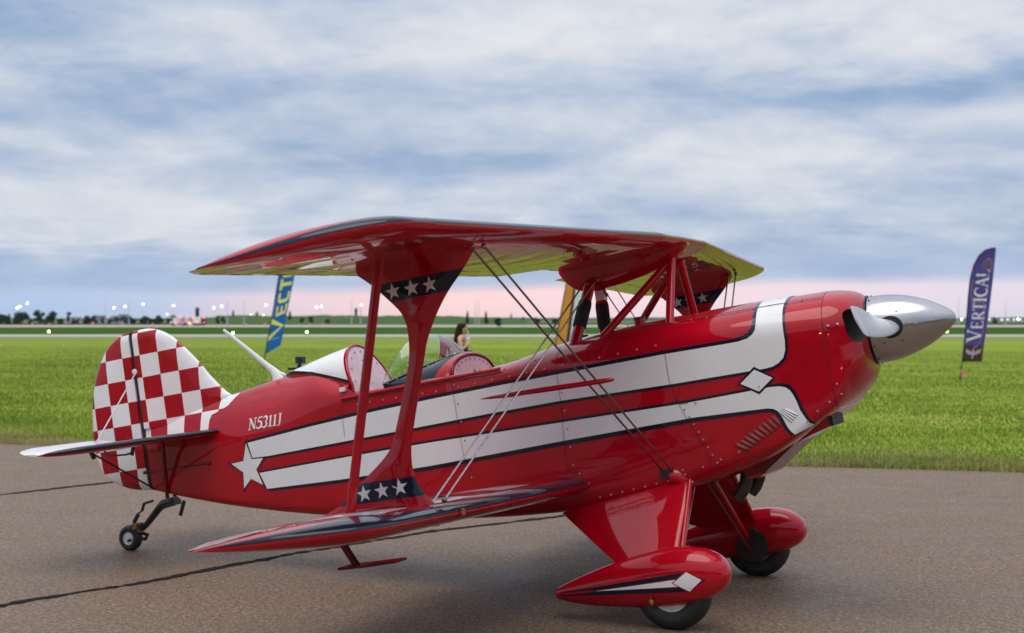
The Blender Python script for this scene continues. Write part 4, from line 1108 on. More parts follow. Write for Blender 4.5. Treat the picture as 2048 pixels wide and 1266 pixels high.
# --- scoop, oil cooler ramp and exhausts under the cowling
def prism(name, prof, y0, y1, m, taper=1.0):
    n = len(prof); v = [(p[0], y0, p[1]) for p in prof] + [(p[0], y1, p[1]) for p in prof]
    f = [tuple(range(n)), tuple(range(2*n-1, n-1, -1))] + [(k, (k+1) % n, n + (k+1) % n, n + k) for k in range(n)]
    return MB().add(v, f).build(name, m, PL, True, 30)
sc = prism('air_scoop', [(.50, .80), (.62, .87), (.80, .955), (.815, .93), (.812, .862), (.70, .828), (.56, .775)], -.20, .06, M['red'])
prism('scoop_mouth', [(.800, .952), (.822, .932), (.822, .860), (.808, .862)], -.205, .065, M['black'])
prism('oil_cooler_ramp', [(.70, .86), (.66, .828), (.405, .648), (.33, .652), (.30, .72)], -.235, .235, M['dirty_red'])
prism('ramp_lip', [(.405, .646), (.425, .660), (.415, .668), (.33, .655), (.33, .648)], -.24, .24, M['red'])
for yy, dx_ in ((-.14, .0), (.14, .0)):
    mb = MB(); mb.tube([(.315, yy, .76), (.308, yy, .67), (.292, yy, .620), (.265, yy, .575), (.232, yy, .545)], .034, 14); o = mb.build('exhaust_pipe', M['exhaust'], PL)
    mb = MB(); d = Vector((-.03, 0, -.027)).normalized(); c = Vector((.232, yy, .545)); mb.tube([tuple(c + d*.0005), tuple(c + d*.001)], .031, 14); mb.build('pipe_bore', M['dark_in'], o)
mb = MB(); mb.tube([(.375, -.1, .66), (.372, -.1, .635)], .004, 6); mb.build('drain_tube', M['black_metal'], PL)

# --- spinner and propeller
SPZ = 1.318
prof = [(1.071, .0), (1.071, .172), (1.075, .1765), (1.10, .1772), (1.15, .1745), (1.20, .1675), (1.25, .1560), (1.30, .1400), (1.35, .1190), (1.40, .0920), (1.44, .0660), (1.465, .0460), (1.482, .0290), (1.490, .0170), (1.4945, .0)]
prof = [prof[0], prof[1]] + [tuple(p) for p in smooth_poly(prof[2:], 4)]
mb = MB(); mb.revolve(prof, 'x', (0, 0, SPZ), 72); spin = mb.build('spinner', M['chrome'], PL, True, 50)
T_SP = bvh_of(spin)
mb = MB(); mb.revolve([(1.045, .0), (1.045, .185), (1.070, .185), (1.070, .0)], 'x', (0, 0, SPZ), 48); mb.build('backplate', M['black_metal'], spin)
BX, BZ = 1.185, SPZ - .002
for s in (-1, 1):
    pol = [(BX + .063*math.cos(2*math.pi*k/24), BZ + .057*math.sin(2*math.pi*k/24)) for k in range(24)]
    drape('blade_opening', [pol], lambda u, w, s=s: ((u, s*2, w), (0, -s, 0)), T_SP, .0012, M['dark_in'], spin, .02)
    secs = []
    for k in range(121):
        r = .10 + .90*(k/120)
        ch = curve([(.10, .096), (.20, .118), (.30, .142), (.42, .160), (.60, .170), (.80, .170), (.92, .160), (.97, .146), (.99, .118), (1.0, .05)], r)
        tk = curve([(.10, .036), (.20, .028), (.35, .017), (.6, .011), (1.0, .004)], r)
        tw_ = R(curve([(.10, 66), (.25, 52), (.5, 32), (.75, 22), (1.0, 16)], r))
        row = []
        for j in range(32):
            a = 2*math.pi*j/32; cc = ch/2*math.cos(a); tt = tk*math.sin(a)
            # chord lies in the disc plane (z) at zero pitch and turns forward (x) with the twist
            dz_ = (cc*math.cos(tw_) + tt*math.sin(tw_))*s; dx_ = cc*math.sin(tw_) - tt*math.cos(tw_)
            row.append((BX - .005 + dx_, s*r, BZ + dz_ - s*.035*r))
        secs.append(row)
    def mi(i, k):
        r = .10 + .90*((i + .5)/120); return 1 if .925 < r < .955 or .895 < r < .91 or r > .985 else 0
    loft('propeller_blade', secs, [M['prop'], M['prop_white']], PL, True, (True, True), mi, 60)
mb = MB()
for a in range(0, 360, 30):
    for x, r in ((1.088, .1775),):
        mb.ball((x, r*math.sin(R(a)), SPZ + r*math.cos(R(a))), .005, 6, 4)
for dx_, dz_ in ((-.045, -.078), (.045, -.078), (.04, .075)): 
    hit, nr, *_ = T_SP.ray_cast(Vector((BX + dx_, -2, BZ + dz_)), Vector((0, 1, 0))); mb.ball(tuple(hit), .005, 6, 4)
o = mb.build('screws', M['black_metal'], spin); o['kind'] = 'stuff'

# --- main gear
PANT_ART = [([(-.558,.238),(-.284,.255),(.141,.284),(.172,.270),(.243,.235),(.187,.209),(.131,.188),(-.234,.206),(-.560,.217)], .0012, 'navy'),
 ([(-.556,.2325),(-.36,.2365),(-.369,.231),(-.36,.2255),(-.556,.2235)], .0018, 'red'), ([(-.37,.231),(.088,.2565),(.10,.236),(.102,.214)], .0018, 'red'),
 ([(-.355,.231),(.092,.252),(.078,.237),(.100,.218)], .0026, 'white'), ([(.153,.289),(.228,.237),(.153,.183),(.070,.237)], .0032, 'red'), ([(.153,.283),(.220,.237),(.153,.189),(.079,.237)], .0042, 'white')]
def pant(s):
    yc = s*.815
    PSH = -.022
    st_ = [(-.568,.226,.028,.035),(-.52,.2265,.045,.05),(-.40,.231,.078,.075),(-.25,.240,.108,.098),(-.08,.2475,.134,.116),(.06,.252,.144,.124),(.16,.254,.140,.125),(.24,.254,.125,.117),(.30,.252,.103,.100),(.345,.249,.073,.074),(.368,.247,.044,.046),(.378,.246,.015,.016)]
    secs = []
    S_ = np.array(st_)
    xs_ = [-.568, -.55] + [-.52 + .84*k/40 for k in range(41)] + [.335, .348, .358, .366, .373, .378]
    for x in xs_:
        zc, hh, wy = (_pchip(S_[:, 0], S_[:, c], x) for c in (1, 2, 3)); row = []
        for j in range(36):
            t = 2*math.pi*j/36; c, q = math.cos(t), math.sin(t); e = .82
            row.append((x + PSH - .018*max(0, x)/.378, yc + wy*math.copysign(abs(c)**e, c), zc + hh*math.copysign(abs(q)**e, q)))
        secs.append(row)
    o = loft('wheel_pant', secs, M['red'], PL, True, (True, True), None, 60)
    # opening for the tyre
    w = G(0, 0, .197)
    c = MB(); c.revolve([(-.105, .0), (-.105, .222), (.105, .222), (.105, .0)], 'y', (w[0] + .0, yc, w[2] - .0), 40)
    c.box((w[0] - .0, yc, w[2] - .30), (.30, .21, .42))
    return o, yc
for s in (-1, 1):
    o, yc = pant(s); t = bvh_of(o)
    # cut the belly of the pant open below the axle line, level with the ground
    me = o.data; bm = bmesh.new(); bm.from_mesh(me)
    for (gx, gz), (nx, nz) in (((-.15, .098), (.10, -1)),):
        co = Vector(G(gx, 0, gz)); no = Vector(G(nx, 0, nz)) - Vector(G(0, 0, 0))
        geom = bm.verts[:] + bm.edges[:] + bm.faces[:]
        bmesh.ops.bisect_plane(bm, geom=geom, plane_co=co, plane_no=no.normalized(), clear_outer=True)
    bm.to_mesh(me); bm.free(); me.polygons.foreach_set('use_smooth', [True]*len(me.polygons))
    g_ = empty('main_wheel'); g_.parent = PL
    w = G(0, 0, .190); tyre((w[0], yc, w[2]), .197, .150, M['black'], g_, .098, M['rim'])
    for face in (s,):
        ray = lambda u, q, f=face: ((u, yc + f*.5, q), (0, -f, 0))
        for pl_, off_, mt_ in PANT_ART: drape('diamond' if mt_ == 'white' and len(pl_) == 4 and pl_[0][0] > 0 else 'pant_stripe', [pl_], ray, t, off_, M[mt_], o, .03)
    mb = MB(); mb.tube([(-.055, yc + s*.118, .150), (-.05, yc + s*.128, .185), (-.055, yc + s*.126, .172), (-.06, yc + s*.122, .150)], .004, 6); mb.ball((-.052, yc + s*.119, .152), (.012, .006, .016), 8, 5); mb.build('inspection_catch', M['brass'], o)
    # leg: streamlined plate from the fuselage edge to the axle
    top_r, top_f = Vector((-.70, s*.355, .598)), Vector((.060, s*.372, .690)); bot_r, bot_f = Vector((-.235, s*.765, .300)), Vector((.058, s*.765, .335))
    secs = []
    for k in range(17):
        t_ = k/16; a = top_f.lerp(bot_f, t_); b_ = top_r.lerp(bot_r, t_); row = []
        nrm = Vector((0, (bot_f - top_f).z, -(bot_f - top_f).y)).normalized()
        L = (b_ - a).length
        for sg in (1, -1):
            rr = []
            for j in range(11):
                u = (1 - math.cos(math.pi*j/10))/2; d = u*L; q = min(1, d/.03)**.5 * min(1, (L - d)/.10)
                rr.append(tuple(a.lerp(b_, u) + nrm*sg*.014*q))
            row += rr if sg == 1 else rr[::-1]
        secs.append(row)
    leg = loft('gear_leg_fairing', secs, M['red'], PL, True, (True, True), None, 40)
    mb = MB(); mb.tube([tuple(top_f + Vector((.004, 0, 0))), tuple(bot_f + Vector((.004, 0, -.05)))], .0155, 10); mb.build('leg_leading_tube', M['red'], leg)
    mb = MB(); mb.tube([(.010, s*.18, .650), (.012, s*.715, .215)], .018, 10); mb.build('axle_brace', M['red'], PL)
    mb = MB(); mb.tube([(-.020, s*.08, .69), (.015, s*.70, .150)], .011, 8); mb.build('axle_brace', M['dirty_red'], PL)
    mb = MB(); mb.tube([(w[0], s*.68, w[2]), (w[0], s*.74, w[2])], .095, 20); mb.tube([(w[0] + .02, s*.66, w[2] + .07), (w[0] + .02, s*.71, w[2] + .07)], .035, 10); mb.build('brake_drum', M['black_metal'], g_)
    # cuff where the leg leaves the body: a pointed cone lying along the lower edge
    secs = []
    for k in range(11):
        u = k/10; x = -.035 + .165*u; rr = .052*math.sin(math.pi*(.30 + .70*u)) if u < 1 else 0.0
        zc = .722 - .055*u; row = []
        for j in range(16):
            a = 2*math.pi*j/16; row.append((x, s*(.378 - .05*u + (rr + .002)*.8*math.cos(a)), zc + (rr + .002)*math.sin(a)))
        secs.append(row)
    loft('leg_cuff', secs, M['red'], PL, True, (True, True), None, 50)
    # fairing strip and its screws along the body edge
    mb = MB()
    for k in range(9):
        t_ = k/8; p = top_r.lerp(top_f, t_); mb.ball((p.x + .02, s*(abs(p.y) + .018), p.z - .012), .0065, 6, 4)
    o2 = mb.build('screws', M['screw'], leg); o2['kind'] = 'stuff'

# --- small fittings
mb = MB(); mb.tube([(-2.640, 0, 1.62), (-2.652, 0, 1.66), (-2.676, 0, 1.692), (-2.715, 0, 1.728), (-2.85, 0, 1.860), (-3.004, 0, 2.004)], [.050, .034, .024, .019, .014, .010], 10, flat=((0, 1, 0), .55)); 
mb.tube([(-2.57, 0, 1.635), (-2.60, 0, 1.650), (-2.64, 0, 1.662), (-2.668, 0, 1.675)], [.004, .014, .020, .020], 10, flat=((0, 1, 0), .6)); mb.build('whip_aerial', M['white'], PL)
for s in (-1, 1):
    mb = MB(); mb.tube([(-1.115, s*2.0, .745), (-1.035, s*2.0, .598)], .020, 8, flat=((0, 1, 0), .6)); mb.build('spade_arm', M['dirty_red'], PL)
    mb = MB(); v = [(-1.10, s*2.0 - .06, .592), (-1.10, s*2.0 + .06, .592), (-.95, s*2.0 + .075, .592), (-.80, s*2.0 + .05, .594), (-.80, s*2.0 - .05, .594), (-.95, s*2.0 - .075, .592)]
    v2 = [(a, b, c + .012) for a, b, c in v]; n = 6
    mb.add(v + v2, [tuple(range(n-1, -1, -1)), tuple(range(n, 2*n))] + [(k, (k+1) % n, n + (k+1) % n, n + k) for k in range(n)]); mb.build('aileron_spade', M['dirty_red'], PL, False)
mb = MB(); v = []
for z, a, w_ in ((.715, .030, .012), (.672, .016, .007)):
    v += [(-1.03 + a, -1.2, z), (-1.03, -1.2 - w_, z), (-1.03 - a, -1.2, z), (-1.03, -1.2 + w_, z)]
mb.add(v, [(0, 1, 5, 4), (1, 2, 6, 5), (2, 3, 7, 6), (3, 0, 4, 7), (4, 5, 6, 7)]); mb.build('wing_tie_down', plain('khaki_tie_down', (.28, .24, .15), .5), PL, False)
mb = MB(); mb.tube([(-.20, 0, 1.545), (-.20, 0, 1.60)], .032, 16); mb.tube([(-.20, 0, 1.598), (-.20, 0, 1.606)], .036, 16, mi=1); mb.build('filler_cap', [M['red'], M['black']], PL)
mb = MB(); mb.tube([(-.497, -1.93, .79), (-.494, -1.93, .76)], .012, 8); mb.build('pitot_fitting', M['brass'], PL)
HAZE = .00007
# ---------------------------------------------------------------- grass at the edge of the apron (uncountable blades)
def blades(name, pts, hmin, hmax, wmin, wmax, m):
    n = len(pts); P = np.array(pts)
    h = RNG.uniform(hmin, hmax, n) * P[:, 2]; a = RNG.uniform(0, 2*np.pi, n); w = RNG.uniform(wmin, wmax, n)*P[:, 3]
    lean = RNG.uniform(.1, .75, n)*h; la = RNG.uniform(0, 2*np.pi, n)
    z0 = -.012; dx_, dy_ = np.cos(a)*w/2, np.sin(a)*w/2; lx, ly = np.cos(la)*lean, np.sin(la)*lean
    V = np.zeros((n, 5, 3))
    V[:, 0] = np.stack([P[:, 0]-dx_, P[:, 1]-dy_, np.full(n, z0)], 1); V[:, 1] = np.stack([P[:, 0]+dx_, P[:, 1]+dy_, np.full(n, z0)], 1)
    V[:, 2] = np.stack([P[:, 0]+dx_*.7+lx*.35, P[:, 1]+dy_*.7+ly*.35, z0+h*.6], 1); V[:, 3] = np.stack([P[:, 0]-dx_*.7+lx*.35, P[:, 1]-dy_*.7+ly*.35, z0+h*.6], 1)
    V[:, 4] = np.stack([P[:, 0]+lx, P[:, 1]+ly, z0+h], 1)
    me = bpy.data.meshes.new(name); me.vertices.add(n*5); me.vertices.foreach_set('co', V.reshape(-1).astype(np.float32))
    idx = np.arange(n)*5; loops = np.stack([idx, idx+1, idx+2, idx+3, idx+3, idx+2, idx+4], 1).reshape(-1)
    me.loops.add(n*7); me.loops.foreach_set('vertex_index', loops.astype(np.int32))
    me.polygons.add(n*2); st = np.stack([np.arange(n)*7, np.arange(n)*7+4], 1).reshape(-1)
    me.polygons.foreach_set('loop_start', st.astype(np.int32)); me.update(calc_edges=True); me.validate()
    o = link(name, me, m, None, False); o['kind'] = 'stuff'; return o
def grass_mat(name, lo, mid_, hi):
    m, nt, b = _mat(name)
    f = tex(nt, .33, 6, .62, sc=(.7, 1.5, 1)); g = tex(nt, 30, 2)
    c = mixc(nt, .38, ramp(nt, f, [(.38, lo), (.5, mid_), (.62, hi)]), ramp(nt, g, [(.3, lo), (.5, mid_), (.7, hi)]))
    nt.links.new(c, b.inputs['Base Color']); b.inputs['Roughness'].default_value = .65; b.inputs['Specular IOR Level'].default_value = .25
    # light passing through the thin blades
    tl = nd(nt, 'ShaderNodeBsdfTranslucent'); nt.links.new(c, tl.inputs[0]); ms = nd(nt, 'ShaderNodeMixShader'); ms.inputs[0].default_value = .35
    nt.links.new(b.outputs[0], ms.inputs[1]); nt.links.new(tl.outputs[0], ms.inputs[2]); nt.links.new(ms.outputs[0], nt.nodes['Material Output'].inputs[0]); return m
pts = []
n = 300000
d = 64*RNG.uniform(0, 1, n)**1.8
for k in range(n):
    Y0 = 14.2 + d[k]; hx = .46*Y0 + 2.0
    x = RNG.uniform(-hx, hx); y = edge_y(x) + d[k] + .02
    sc_ = .75 + .35*math.sin(x*.9 + y*.7) * math.sin(x*.23 - y*.41)
    pts.append((x, y, max(.35, sc_)*max(.15, 1 - d[k]/75), 1 + d[k]*.07))
blades('grass', pts, .03, .075, .006, .012, grass_mat('fresh_grass_blades', (.066, .125, .011), (.175, .252, .025), (.305, .330, .072)))
pts = []
for k in range(24000):
    Y0 = 14.2; hx = .40*18 + 1; x = RNG.uniform(-hx, hx); dd = abs(RNG.normal(0, .55))*(1 + .9*math.sin(x*1.3 + 2*math.sin(x*.37)))
    pts.append((x, edge_y(x) - .06 + dd, RNG.uniform(.6, 1.25), 1.1))
blades('dry_grass', pts, .03, .08, .006, .012, grass_mat('dry_straw_grass', (.22, .17, .07), (.44, .35, .17), (.58, .48, .27)))

# ---------------------------------------------------------------- feather banners
def fabric_mat(name, cols, scale=3.0):
    m, nt, b = _mat(name); f = tex(nt, scale, 3); nt.links.new(ramp(nt, f, [(.3, cols[0]), (.7, cols[1])]), b.inputs['Base Color']); b.inputs['Roughness'].default_value = .7
    tl = nd(nt, 'ShaderNodeBsdfTranslucent'); nt.links.new(ramp(nt, f, [(.3, cols[0]), (.7, cols[1])]), tl.inputs[0]); ms = nd(nt, 'ShaderNodeMixShader'); ms.inputs[0].default_value = .3
    nt.links.new(b.outputs[0], ms.inputs[1]); nt.links.new(tl.outputs[0], ms.inputs[2]); nt.links.new(ms.outputs[0], nt.nodes['Material Output'].inputs[0]); return m
def surf(tab, v):
    """piecewise rows (v, x_left, x_right)"""
    for (a, l0, r0), (b, l1, r1) in zip(tab, tab[1:]):
        if a <= v <= b: t = (v - a)/(b - a); return l0 + (l1-l0)*t, r0 + (r1-r0)*t
    return tab[-1][1:] if v > tab[-1][0] else tab[0][1:]
def banner(name, u0, Z, tab, mats, rows, label, pole, group, mfun=None, bottom=0.0, curl=.05):
    """tab: (height m, left m, right m) about the pole foot; faces the camera"""
    root = empty(name, at(u0, Z)); tag(root, label, 'banner', group)
    H0, H1 = tab[0][0], tab[-1][0]; v = []; f = []; mi = []; NX = 8
    def P(h, q):
        l, r = surf(tab, h); x = l + (r - l)*q
        return (x, curl*math.sin(q*3.0 + h*1.6)*q, h + bottom*q*(1 - (h - H0)/(H1 - H0)))
    for i in range(rows + 1):
        h = H0 + (H1 - H0)*i/rows
        for j in range(NX + 1): v.append(P(h, j/NX))
    for i in range(rows):
        for j in range(NX):
            f.append((i*(NX+1)+j, i*(NX+1)+j+1, (i+1)*(NX+1)+j+1, (i+1)*(NX+1)+j)); mi.append(mfun(H0 + (H1-H0)*(i+.5)/rows, (j+.5)/NX) if mfun else 0)
    me = mesh_py('cloth', v, f); me.polygons.foreach_set('material_index', mi); link('cloth', me, mats, root)
    mb = MB(); mb.tube(pole, [.016]*(len(pole)-1) + [.008], 8); mb.build('pole', M['black_metal'], root)
    return root, P
def print_on(name, polys, P, m, root, lift=.006):
    """polys in (h, q) banner coordinates"""
    v = []; f = []
    for k, q in enumerate(polys):
        v2, f2 = flat_cells([q], .12); n_ = len(v)
        for a, b in v2:
            p = P(a, b); v.append((p[0], p[1] - lift - .0004*k, p[2]))
        f += [tuple(i + n_ for i in g) for g in f2]
    me = mesh_py(name, v, f); bm = bmesh.new(); bm.from_mesh(me)
    for g in bm.faces:
        if g.normal.y > 0: g.normal_flip()
    bm.to_mesh(me); bm.free(); return link(name, me, m, root, False)
def run_text(word, glyph, h0, adv_len, q0, q1, P, m, root, caps=None):
    """letters climb the banner: text direction = +h, letter tops towards -q (left)"""
    h = h0
    for i, ch in enumerate(word):
        ps, adv = glyph(ch); k = caps[i] if caps else 1.0
        L = adv_len*k
        pol = [[(h + p[0]*L, q1 + (q0 - q1)*(p[1]*k + (0 if k == 1 else 0))) for p in q] for q in ps]
        print_on('letter', pol, P, m, root); h += adv*L + .03*adv_len
GB = 'feather banners in the grass'
pk = 61.4
tab = [(.43,.05,.55),(1.0,.16,.66),(1.6,.27,.76),(2.2,.37,.86),(2.8,.46,.97),(3.3,.55,1.02),(3.6,.64,1.03),(3.75,.78,1.02)]
M['blue'] = fabric_mat('bright_blue_cloth', ((.004, .115, .43), (.007, .16, .52))); M['yellow'] = plain('yellow_print', (.80, .72, .14), .7)
root, P = banner('feather_banner', 528, 46.6, tab, [M['blue'], M['black_metal']], 30, 'bright blue feather banner with yellow lettering standing behind the white aerial', [(0, 0, -.05), (.03, 0, .4), (.25, 0, 1.6), (.45, 0, 2.8), (.54, 0, 3.3), (.64, 0, 3.62), (.78, 0, 3.76)], GB, None, .30)
run_text('VECTOR', glyph_sans, .93, .64, .14, .92, P, M['yellow'], root, [1.25, .92, .92, .92, .92, .92])
print_on('web_line', [[(.86 - .10*t/6, .12 + .11*t), (.90 - .10*t/6, .12 + .11*t), (.89 - .10*t/6, .20 + .11*t), (.85 - .10*t/6, .20 + .11*t)] for t in range(6)], P, plain('pale_blue_print', (.25, .45, .75), .7), root)
pv = 77.8
M['purple'] = fabric_mat('purple_cloth', ((.070, .042, .25), (.105, .065, .33))); M['brown'] = fabric_mat('dark_brown_cloth', ((.050, .024, .030), (.075, .036, .042)))
M['lilac'] = plain('lilac_swirl_print', (.20, .12, .26), .7); M['paper'] = plain('pale_print', (.72, .72, .80), .7)
tab = [(.47,.06,.55),(.88,.11,.60),(1.5,.17,.70),(2.1,.215,.79),(2.6,.27,.86),(2.95,.36,.90),(3.2,.50,.925),(3.34,.66,.935),(3.41,.86,.94)]
root, P = banner('feather_banner', 1920, 36.8, tab, [M['purple'], M['brown']], 34, 'purple feather banner with white lettering and a winged emblem, to the right of the spinner', [(0, 0, -.05), (.06, 0, .5), (.165, 0, 1.5), (.21, 0, 2.1), (.265, 0, 2.6), (.355, 0, 2.95), (.49, 0, 3.2), (.65, 0, 3.34), (.86, 0, 3.41)], GB, lambda h, q: 1 if h < .87 else 0, .0, .04)
run_text('VERTICAL', glyph_serif, .98, .325, .22, .80, P, M['paper'], root, [1.25, 1, 1, 1, 1, 1, 1, 1])
# swirls, microphone and winged emblem
for q in (_arc(1.75, .45, .35, .30, -60, 120, 14), _arc(2.35, .35, .45, .26, 120, 300, 14), _arc(1.25, .55, .40, .28, 20, 190, 14), _arc(2.9, .62, .22, .24, -90, 180, 14)):
    print_on('swirl', _st(q, .030), P, M['lilac'], root, .003)
mic = [_arc(2.96, .70, .17, .20, 0, 360, 18)[:-1]]
print_on('microphone_print', mic, P, plain('dusky_mauve_print', (.16, .09, .14), .7), root, .0035)
for k in range(4): print_on('microphone_bar', [[(2.86 + .05*k, .60), (2.885 + .05*k, .60), (2.885 + .05*k, .80), (2.86 + .05*k, .80)]], P, M['purple'], root, .0045)
emb = [[(.60, .50), (.66, .40), (.84, .50), (.66, .60)], [(.70, .46), (.76, .30), (.80, .10), (.70, .14), (.64, .38)], [(.70, .54), (.76, .70), (.80, .90), (.70, .86), (.64, .62)], [(.58, .44), (.62, .50), (.58, .56), (.54, .50)]]
print_on('winged_emblem', emb, P, plain('mauve_grey_print', (.42, .34, .42), .7), root)
M['orange'] = fabric_mat('orange_cloth', ((.62, .25, .03), (.72, .31, .05))); M['pale'] = fabric_mat('pale_cloth', ((.62, .66, .70), (.70, .73, .76)))
tab = [(.30,.02,.92),(1.2,.18,1.0),(2.0,.32,1.05),(2.7,.45,1.08),(3.1,.58,1.09),(3.35,.78,1.09)]
root, P = banner('feather_banner', 1104, 45.0, tab, [M['orange'], M['brown'], M['pale']], 20, 'orange and white feather banner half hidden behind the cabane struts', [(0, 0, -.05), (.02, 0, .3), (.18, 0, 1.2), (.32, 0, 2.0), (.45, 0, 2.7), (.58, 0, 3.1), (.78, 0, 3.35)], GB, lambda h, q: 0 if q < .34 else (1 if q < .46 else 2), .0, .05)
# pink marker flags at the feet of the banners
M['pink'] = plain('fluorescent_pink_flag', (.85, .20, .30), .6)
def marker(u, Z, label, h=.28):
    root = empty('marker_flag', at(u, Z)); tag(root, label, 'marker flag', 'pink marker flags in the grass')
    mb = MB(); mb.tube([(0, 0, -.03), (0, 0, h)], .004, 5); mb.build('wire_stake', M['steel'], root)
    mb = MB(); mb.add([(0, 0, h), (.02, .01, h - .17), (.15, .03, h - .13), (.13, .02, h - .17)], [(0, 1, 2), (1, 3, 2)]); mb.build('flag', M['pink'], root, False)
marker(1922, 36.6, 'pink marker flag at the foot of the purple banner', .27); marker(526, 45.4, 'pink marker flag at the foot of the blue banner', .30)

# ---------------------------------------------------------------- action cameras on the biplane
def action_camera(p, yaw, label):
    w = PL.matrix_world @ Vector(p)
    root = empty('action_camera', w, yaw); tag(root, label, 'camera', 'action cameras on the biplane')
    mb = MB(); mb.box((0, 0, .062), (.058, .032, .042)); o = mb.build('camera_body', M['black_metal'], root, False)
    mb = MB(); mb.tube([(.010, -.016, .066), (.010, -.024, .066)], .013, 12); mb.build('lens', M['black'], o)
    mb = MB(); mb.tube([(-.004, 0, .044), (-.010, 0, .022), (-.02, 0, .010)], .012, 8); mb.build('mount_arm', M['black_metal'], root)
    mb = MB(); mb.box((-.035, 0, .006), (.105, .045, .014)); mb.build('mount_base', M['black'], root, False)
action_camera((-2.47, 0, 1.660), R(-35), 'black action camera mounted behind the white headrest fairing')
action_camera((-.62, .14, 1.49), R(-60), 'black action camera mounted on the front deck beside the wire crossing')

# ---------------------------------------------------------------- person in the grass
def skinned(name, joints, edges, m, parent, sub=2, root_i=0):
    me = mesh_py(name, [j[0] for j in joints], []); me = bpy.data.meshes.new(name)
    me.from_pydata([j[0] for j in joints], edges, []); o = bpy.data.objects.new(name, me); COL.objects.link(o)
    mo = o.modifiers.new('s', 'SKIN'); mo.use_smooth_shade = True
    for i, j in enumerate(joints):
        sv = me.skin_vertices[0].data[i]; r = j[1]; sv.radius = r if isinstance(r, tuple) else (r, r); sv.use_root = (i == root_i)
    ss = o.modifiers.new('u', 'SUBSURF'); ss.levels = sub; ss.render_levels = sub
    bpy.context.view_layer.update()
    me2 = bpy.data.meshes.new_from_object(o.evaluated_get(bpy.context.evaluated_depsgraph_get()))
    bpy.data.objects.remove(o); return link(name, me2, m, parent)
# facing +x (to the right), right arm towards the camera bent with the hand at the chin
pr = empty('person', at(924, 27.0), R(-12)); tag(pr, 'person with long dark hair in a black backless top, one hand raised to the mouth', 'person')
S = .955
J = [((0,0,.86),(.105,.135)), ((0,0,.98),(.085,.115)), ((-.01,0,1.10),(.090,.125)), ((-.015,0,1.20),(.095,.145)), ((-.01,0,1.265),(.060,.10)), ((.005,0,1.325),(.045,.047)), ((.02,0,1.375),(.062,.060)), ((.025,0,1.445),(.078,.068)), ((.02,0,1.50),(.058,.052)),
     ((-.01,-.165,1.245),.046), ((.045,-.205,1.03),.038), ((.17,-.16,1.13),.031), ((.145,-.07,1.32),.022),
     ((-.01,.165,1.245),.046), ((.02,.21,1.03),.038), ((.15,.10,.98),.031), ((.20,-.02,1.02),.024),
     ((0,-.085,.80),(.085,.085)), ((.01,-.09,.46),.055), ((-.01,-.09,.09),.035), ((.10,-.10,.03),(.035,.03)),
     ((0,.085,.80),(.085,.085)), ((.02,.09,.46),.055), ((.0,.09,.09),.035), ((.11,.10,.03),(.035,.03))]
J = [((p[0]*S, p[1]*S, p[2]*S), tuple(q*S for q in r) if isinstance(r, tuple) else r*S) for p, r in J]
ED = [(0,1),(1,2),(2,3),(3,4),(4,5),(5,6),(6,7),(7,8),(4,9),(9,10),(10,11),(11,12),(4,13),(13,14),(14,15),(15,16),(0,17),(17,18),(18,19),(19,20),(0,21),(21,22),(22,23),(23,24)]
body = skinned('body', J, ED, M['skin'], pr)
mb = MB()
mb.tube([(.098, 0, 1.435), (.112, 0, 1.405), (.100, 0, 1.395)], [.008, .013, .009], 7)
for yy in (-.025, .025): mb.ball((.088, yy, 1.437), (.008, .012, .008), 7, 5)
mb.tube([(.090, -.022, 1.362), (.097, 0, 1.360), (.090, .022, 1.362)], .006, 6); mb.build('face', M['skin'], pr)
for hnd, dirv in (((.145*S, -.07*S, 1.32*S), Vector((-.25, .35, .9))), ((.20*S, -.02*S, 1.02*S), Vector((.3, -.9, .2)))):
    d_ = dirv.normalized(); sd = d_.cross(Vector((1, 0, 0))).normalized(); mb = MB(); c = Vector(hnd)
    mb.tube([tuple(c - d_*.01), tuple(c + d_*.03), tuple(c + d_*.075)], [.020, .033, .030], 8, flat=(tuple(d_.cross(sd)), .5))
    for k, (o_, L) in enumerate(((-.026, .060), (-.009, .070), (.009, .066), (.025, .052))):
        a = c + d_*.07 + sd*o_; mb.tube([tuple(a), tuple(a + d_*L*.5 + Vector((-.006, 0, 0))), tuple(a + d_*L*.85 + Vector((-.020, 0, 0)))], [.0085, .008, .006], 6)
    a = c + d_*.02 + sd*.03; mb.tube([tuple(a), tuple(a + d_*.025 + sd*.022), tuple(a + d_*.055 + sd*.025)], [.011, .009, .007], 6)
    mb.build('hand', M['skin'], pr)
hair = MB()
secs = []
for z, cx_, rx, ry in ((1.555,.005,.02,.02),(1.545,.0,.06,.055),(1.515,-.008,.088,.075),(1.46,-.022,.098,.086),(1.40,-.040,.095,.092),(1.33,-.060,.088,.108),(1.25,-.085,.078,.120),(1.15,-.105,.066,.118),(1.05,-.115,.052,.105),(.97,-.12,.036,.085),(.92,-.12,.012,.05)):
    secs.append([(S*(cx_ + rx*math.cos(2*math.pi*k/28)*(1 + .06*math.sin(5*k + z*40))), S*ry*math.sin(2*math.pi*k/28)*(1 + .05*math.sin(3*k + z*23)), S*z) for k in range(28)])
loft('hair', secs, M['hair'], pr, True, (True, True), None, 80)
secs = []
for z, cx_, rx, ry in ((1.13,.025,.10,.137),(1.08,.02,.112,.150),(1.0,.005,.108,.142),(.92,.0,.112,.146),(.84,.0,.128,.162),(.70,.0,.135,.175),(.55,.0,.15,.185),(.50,.0,.155,.19)):
    secs.append([(S*(cx_ + rx*math.cos(2*math.pi*k/24)), S*ry*math.sin(2*math.pi*k/24), S*(z - .05*max(0, -math.cos(2*math.pi*k/24))*(z > 1.05))) for k in range(24)])
loft('dress', secs, M['cloth_black'], pr, True, (False, False), None, 80)
